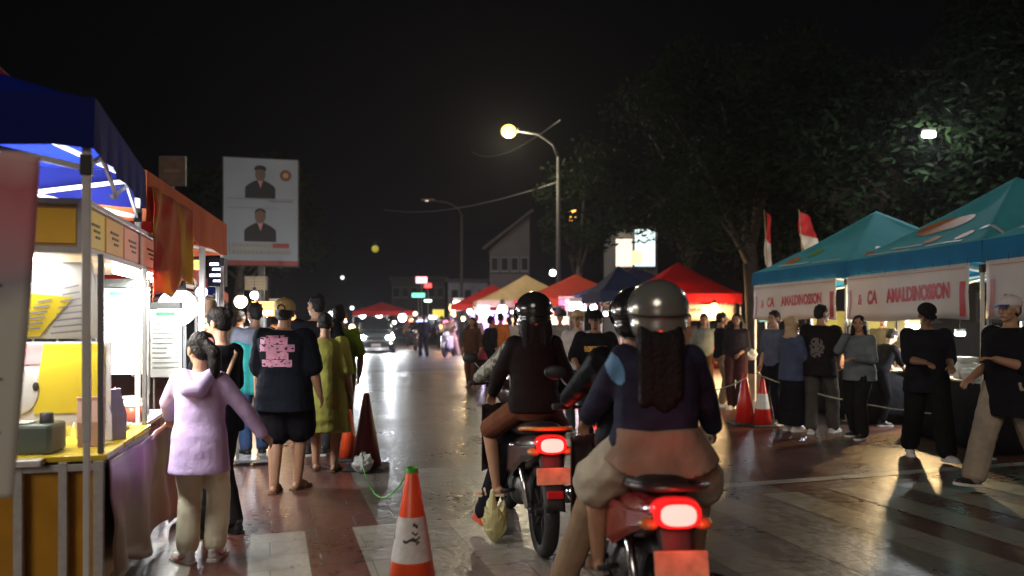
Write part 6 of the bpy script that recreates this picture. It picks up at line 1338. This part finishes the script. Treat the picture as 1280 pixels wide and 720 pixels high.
# ---- distant people
fc = {'dk': blk_c, 'br': cloth('dark_brown_cloth', (.08, .04, .03)), 'pk': cloth('pink_cloth', (.55, .10, .18)), 'kh': cloth('khaki_cloth', (.28, .20, .13)), 'or': cloth('orange_cloth', (.45, .14, .04)), 'wh': cloth('offwhite_cloth', (.45, .42, .40)), 'bl': cloth('blue_cloth', (.05, .07, .18)), 'gy': cloth('grey_cloth', (.16, .15, .15))}
for u, Y, H, yaw, t_, b_, hr_, lab in (
    (590, 17.0, 1.56, 160, 'br', 'br', 'long', 'woman in dark brown at the left end of the far queue'), (604, 17.4, 1.15, 20, 'pk', 'br', 'ponytail', 'child in a pink top between the two dark figures of the far queue'), (614, 16.6, 1.58, -60, 'dk', 'dk', 'short', 'man in black bending towards the child in pink'),
    (626, 18.5, 1.66, -30, 'or', 'kh', 'short', 'man in orange beside the camouflage rider'), (646, 20.5, 1.60, 170, 'wh', 'kh', 'long', 'woman in white under the orange-red tent'),
    (530, 31.0, 1.70, 30, 'dk', 'dk', 'short', 'person in black standing left of the far motorcycle'), (700, 19.0, 1.64, 175, 'gy', 'dk', 'short', 'man in grey behind the black-helmeted passenger'), (860, 17.5, 1.62, 190, 'br', 'dk', 'short', 'person in brown behind the nearest rider'),
    (636, 26.0, 1.62, 80, 'bl', 'dk', 'long', 'woman in blue at the beige stall'), (596, 27.0, 1.68, 200, 'gy', 'bl', 'short', 'man in grey at the left side of the beige stall'), (552, 40.0, 1.70, 10, 'bl', 'dk', 'short', 'man in blue far down the road'), (510, 42.0, 1.66, 180, 'br', 'dk', 'short', 'person in brown right of the car'),
    (406, 14.0, 1.62, 10, 'wh', 'bl', 'long', 'woman in white far behind the man in black'), (352, 15.5, 1.66, 20, 'br', 'dk', 'short', 'person in brown below the billboard'), (300, 13.0, 1.64, -20, 'gy', 'dk', 'short', 'man in grey beyond the orange tent')):
    person(lab, (gx(u, Y), Y, .004 if Y < 21.5 else 0), H, yaw, q=.017, tone='dark', child=H < 1.3, female=hr_ == 'long', pose=dict(La=(-.1, .12, .08), Ra=(.1, -.1, .08)), top=dict(m=fc[t_], sleeve=1.4, ease=.035), bottom=dict(m=fc[b_], ease=.025), hair=hr_, hair_len=.2, shoes=dict(kind='sandal', m=sand_b), group=None)
# far motorcycle with a rider in khaki
FB = (gx(562, 31.5), 31.5, 0)
motorbike('pale far motorcycle coming towards the camera with a khaki rider', FB, 168, mat('pale_bike_paint', (.45, .45, .42), rough=.3, coat=.5), blackpl, None, 'far motorcycles', tls=2, fill=.2)
person('rider in khaki with a dark helmet on the far motorcycle', FB, 1.68, 168, q=.014, tone='dark', pose=pe(py=-.15, pz=.90, lean=8, Ra=(.24, .06, .3), La=(-.34, -.05, .10), Lkh=(-.8, 1, .4)), top=dict(m=fc['kh'], sleeve=1.9, ease=.04), bottom=dict(m=fc['kh'], ease=.03), hair='short', hat=dict(kind='helmet', m=mat('dull_red_helmet', (.2, .03, .03), rough=.3)), shoes=dict(kind='sneaker', m=shoe_b), build=1.1)
FB = (gx(519, 38), 38, 0)
motorbike('dark far motorcycle next to the car', FB, 190, darkred, blackpl, None, 'far motorcycles', tls=2, fill=.2)
person('rider in black on the far motorcycle next to the car', FB, 1.68, 190, q=.016, tone='dark', pose=pe(py=-.15, pz=.90, lean=8, Ra=(.22, .06, .3), La=(-.22, .06, .3)), top=dict(m=fc['dk'], sleeve=1.9, ease=.04), bottom=dict(m=fc['dk'], ease=.03), hair='short', hat=dict(kind='helmet', m=mat('dull_grey_helmet', (.1, .1, .1), rough=.3)), shoes=dict(kind='sneaker', m=shoe_b), build=1.1)
# ------------------------------------------------------------------ night haze in the air over the street
hz = MB().box((0, 48, 9), (110, 110, 20)).build('haze', None); hz.data.materials.clear()
hm = bpy.data.materials.new('haze_air'); hm.use_nodes = True; nt = hm.node_tree; nt.nodes.remove(nt.nodes['Principled BSDF'])
pv = nt.nodes.new('ShaderNodeVolumePrincipled'); pv.inputs['Color'].default_value = (.85, .85, .9, 1); pv.inputs['Density'].default_value = .0006; pv.inputs['Anisotropy'].default_value = .6
nt.links.new(pv.outputs[0], nt.nodes['Material Output'].inputs['Volume']); hz.data.materials.append(hm); hz['kind'] = 'stuff'
sc.cycles.volume_bounces = 0
bpy.data.objects.remove(_TO[0]); bpy.data.scenes.remove(_TS)
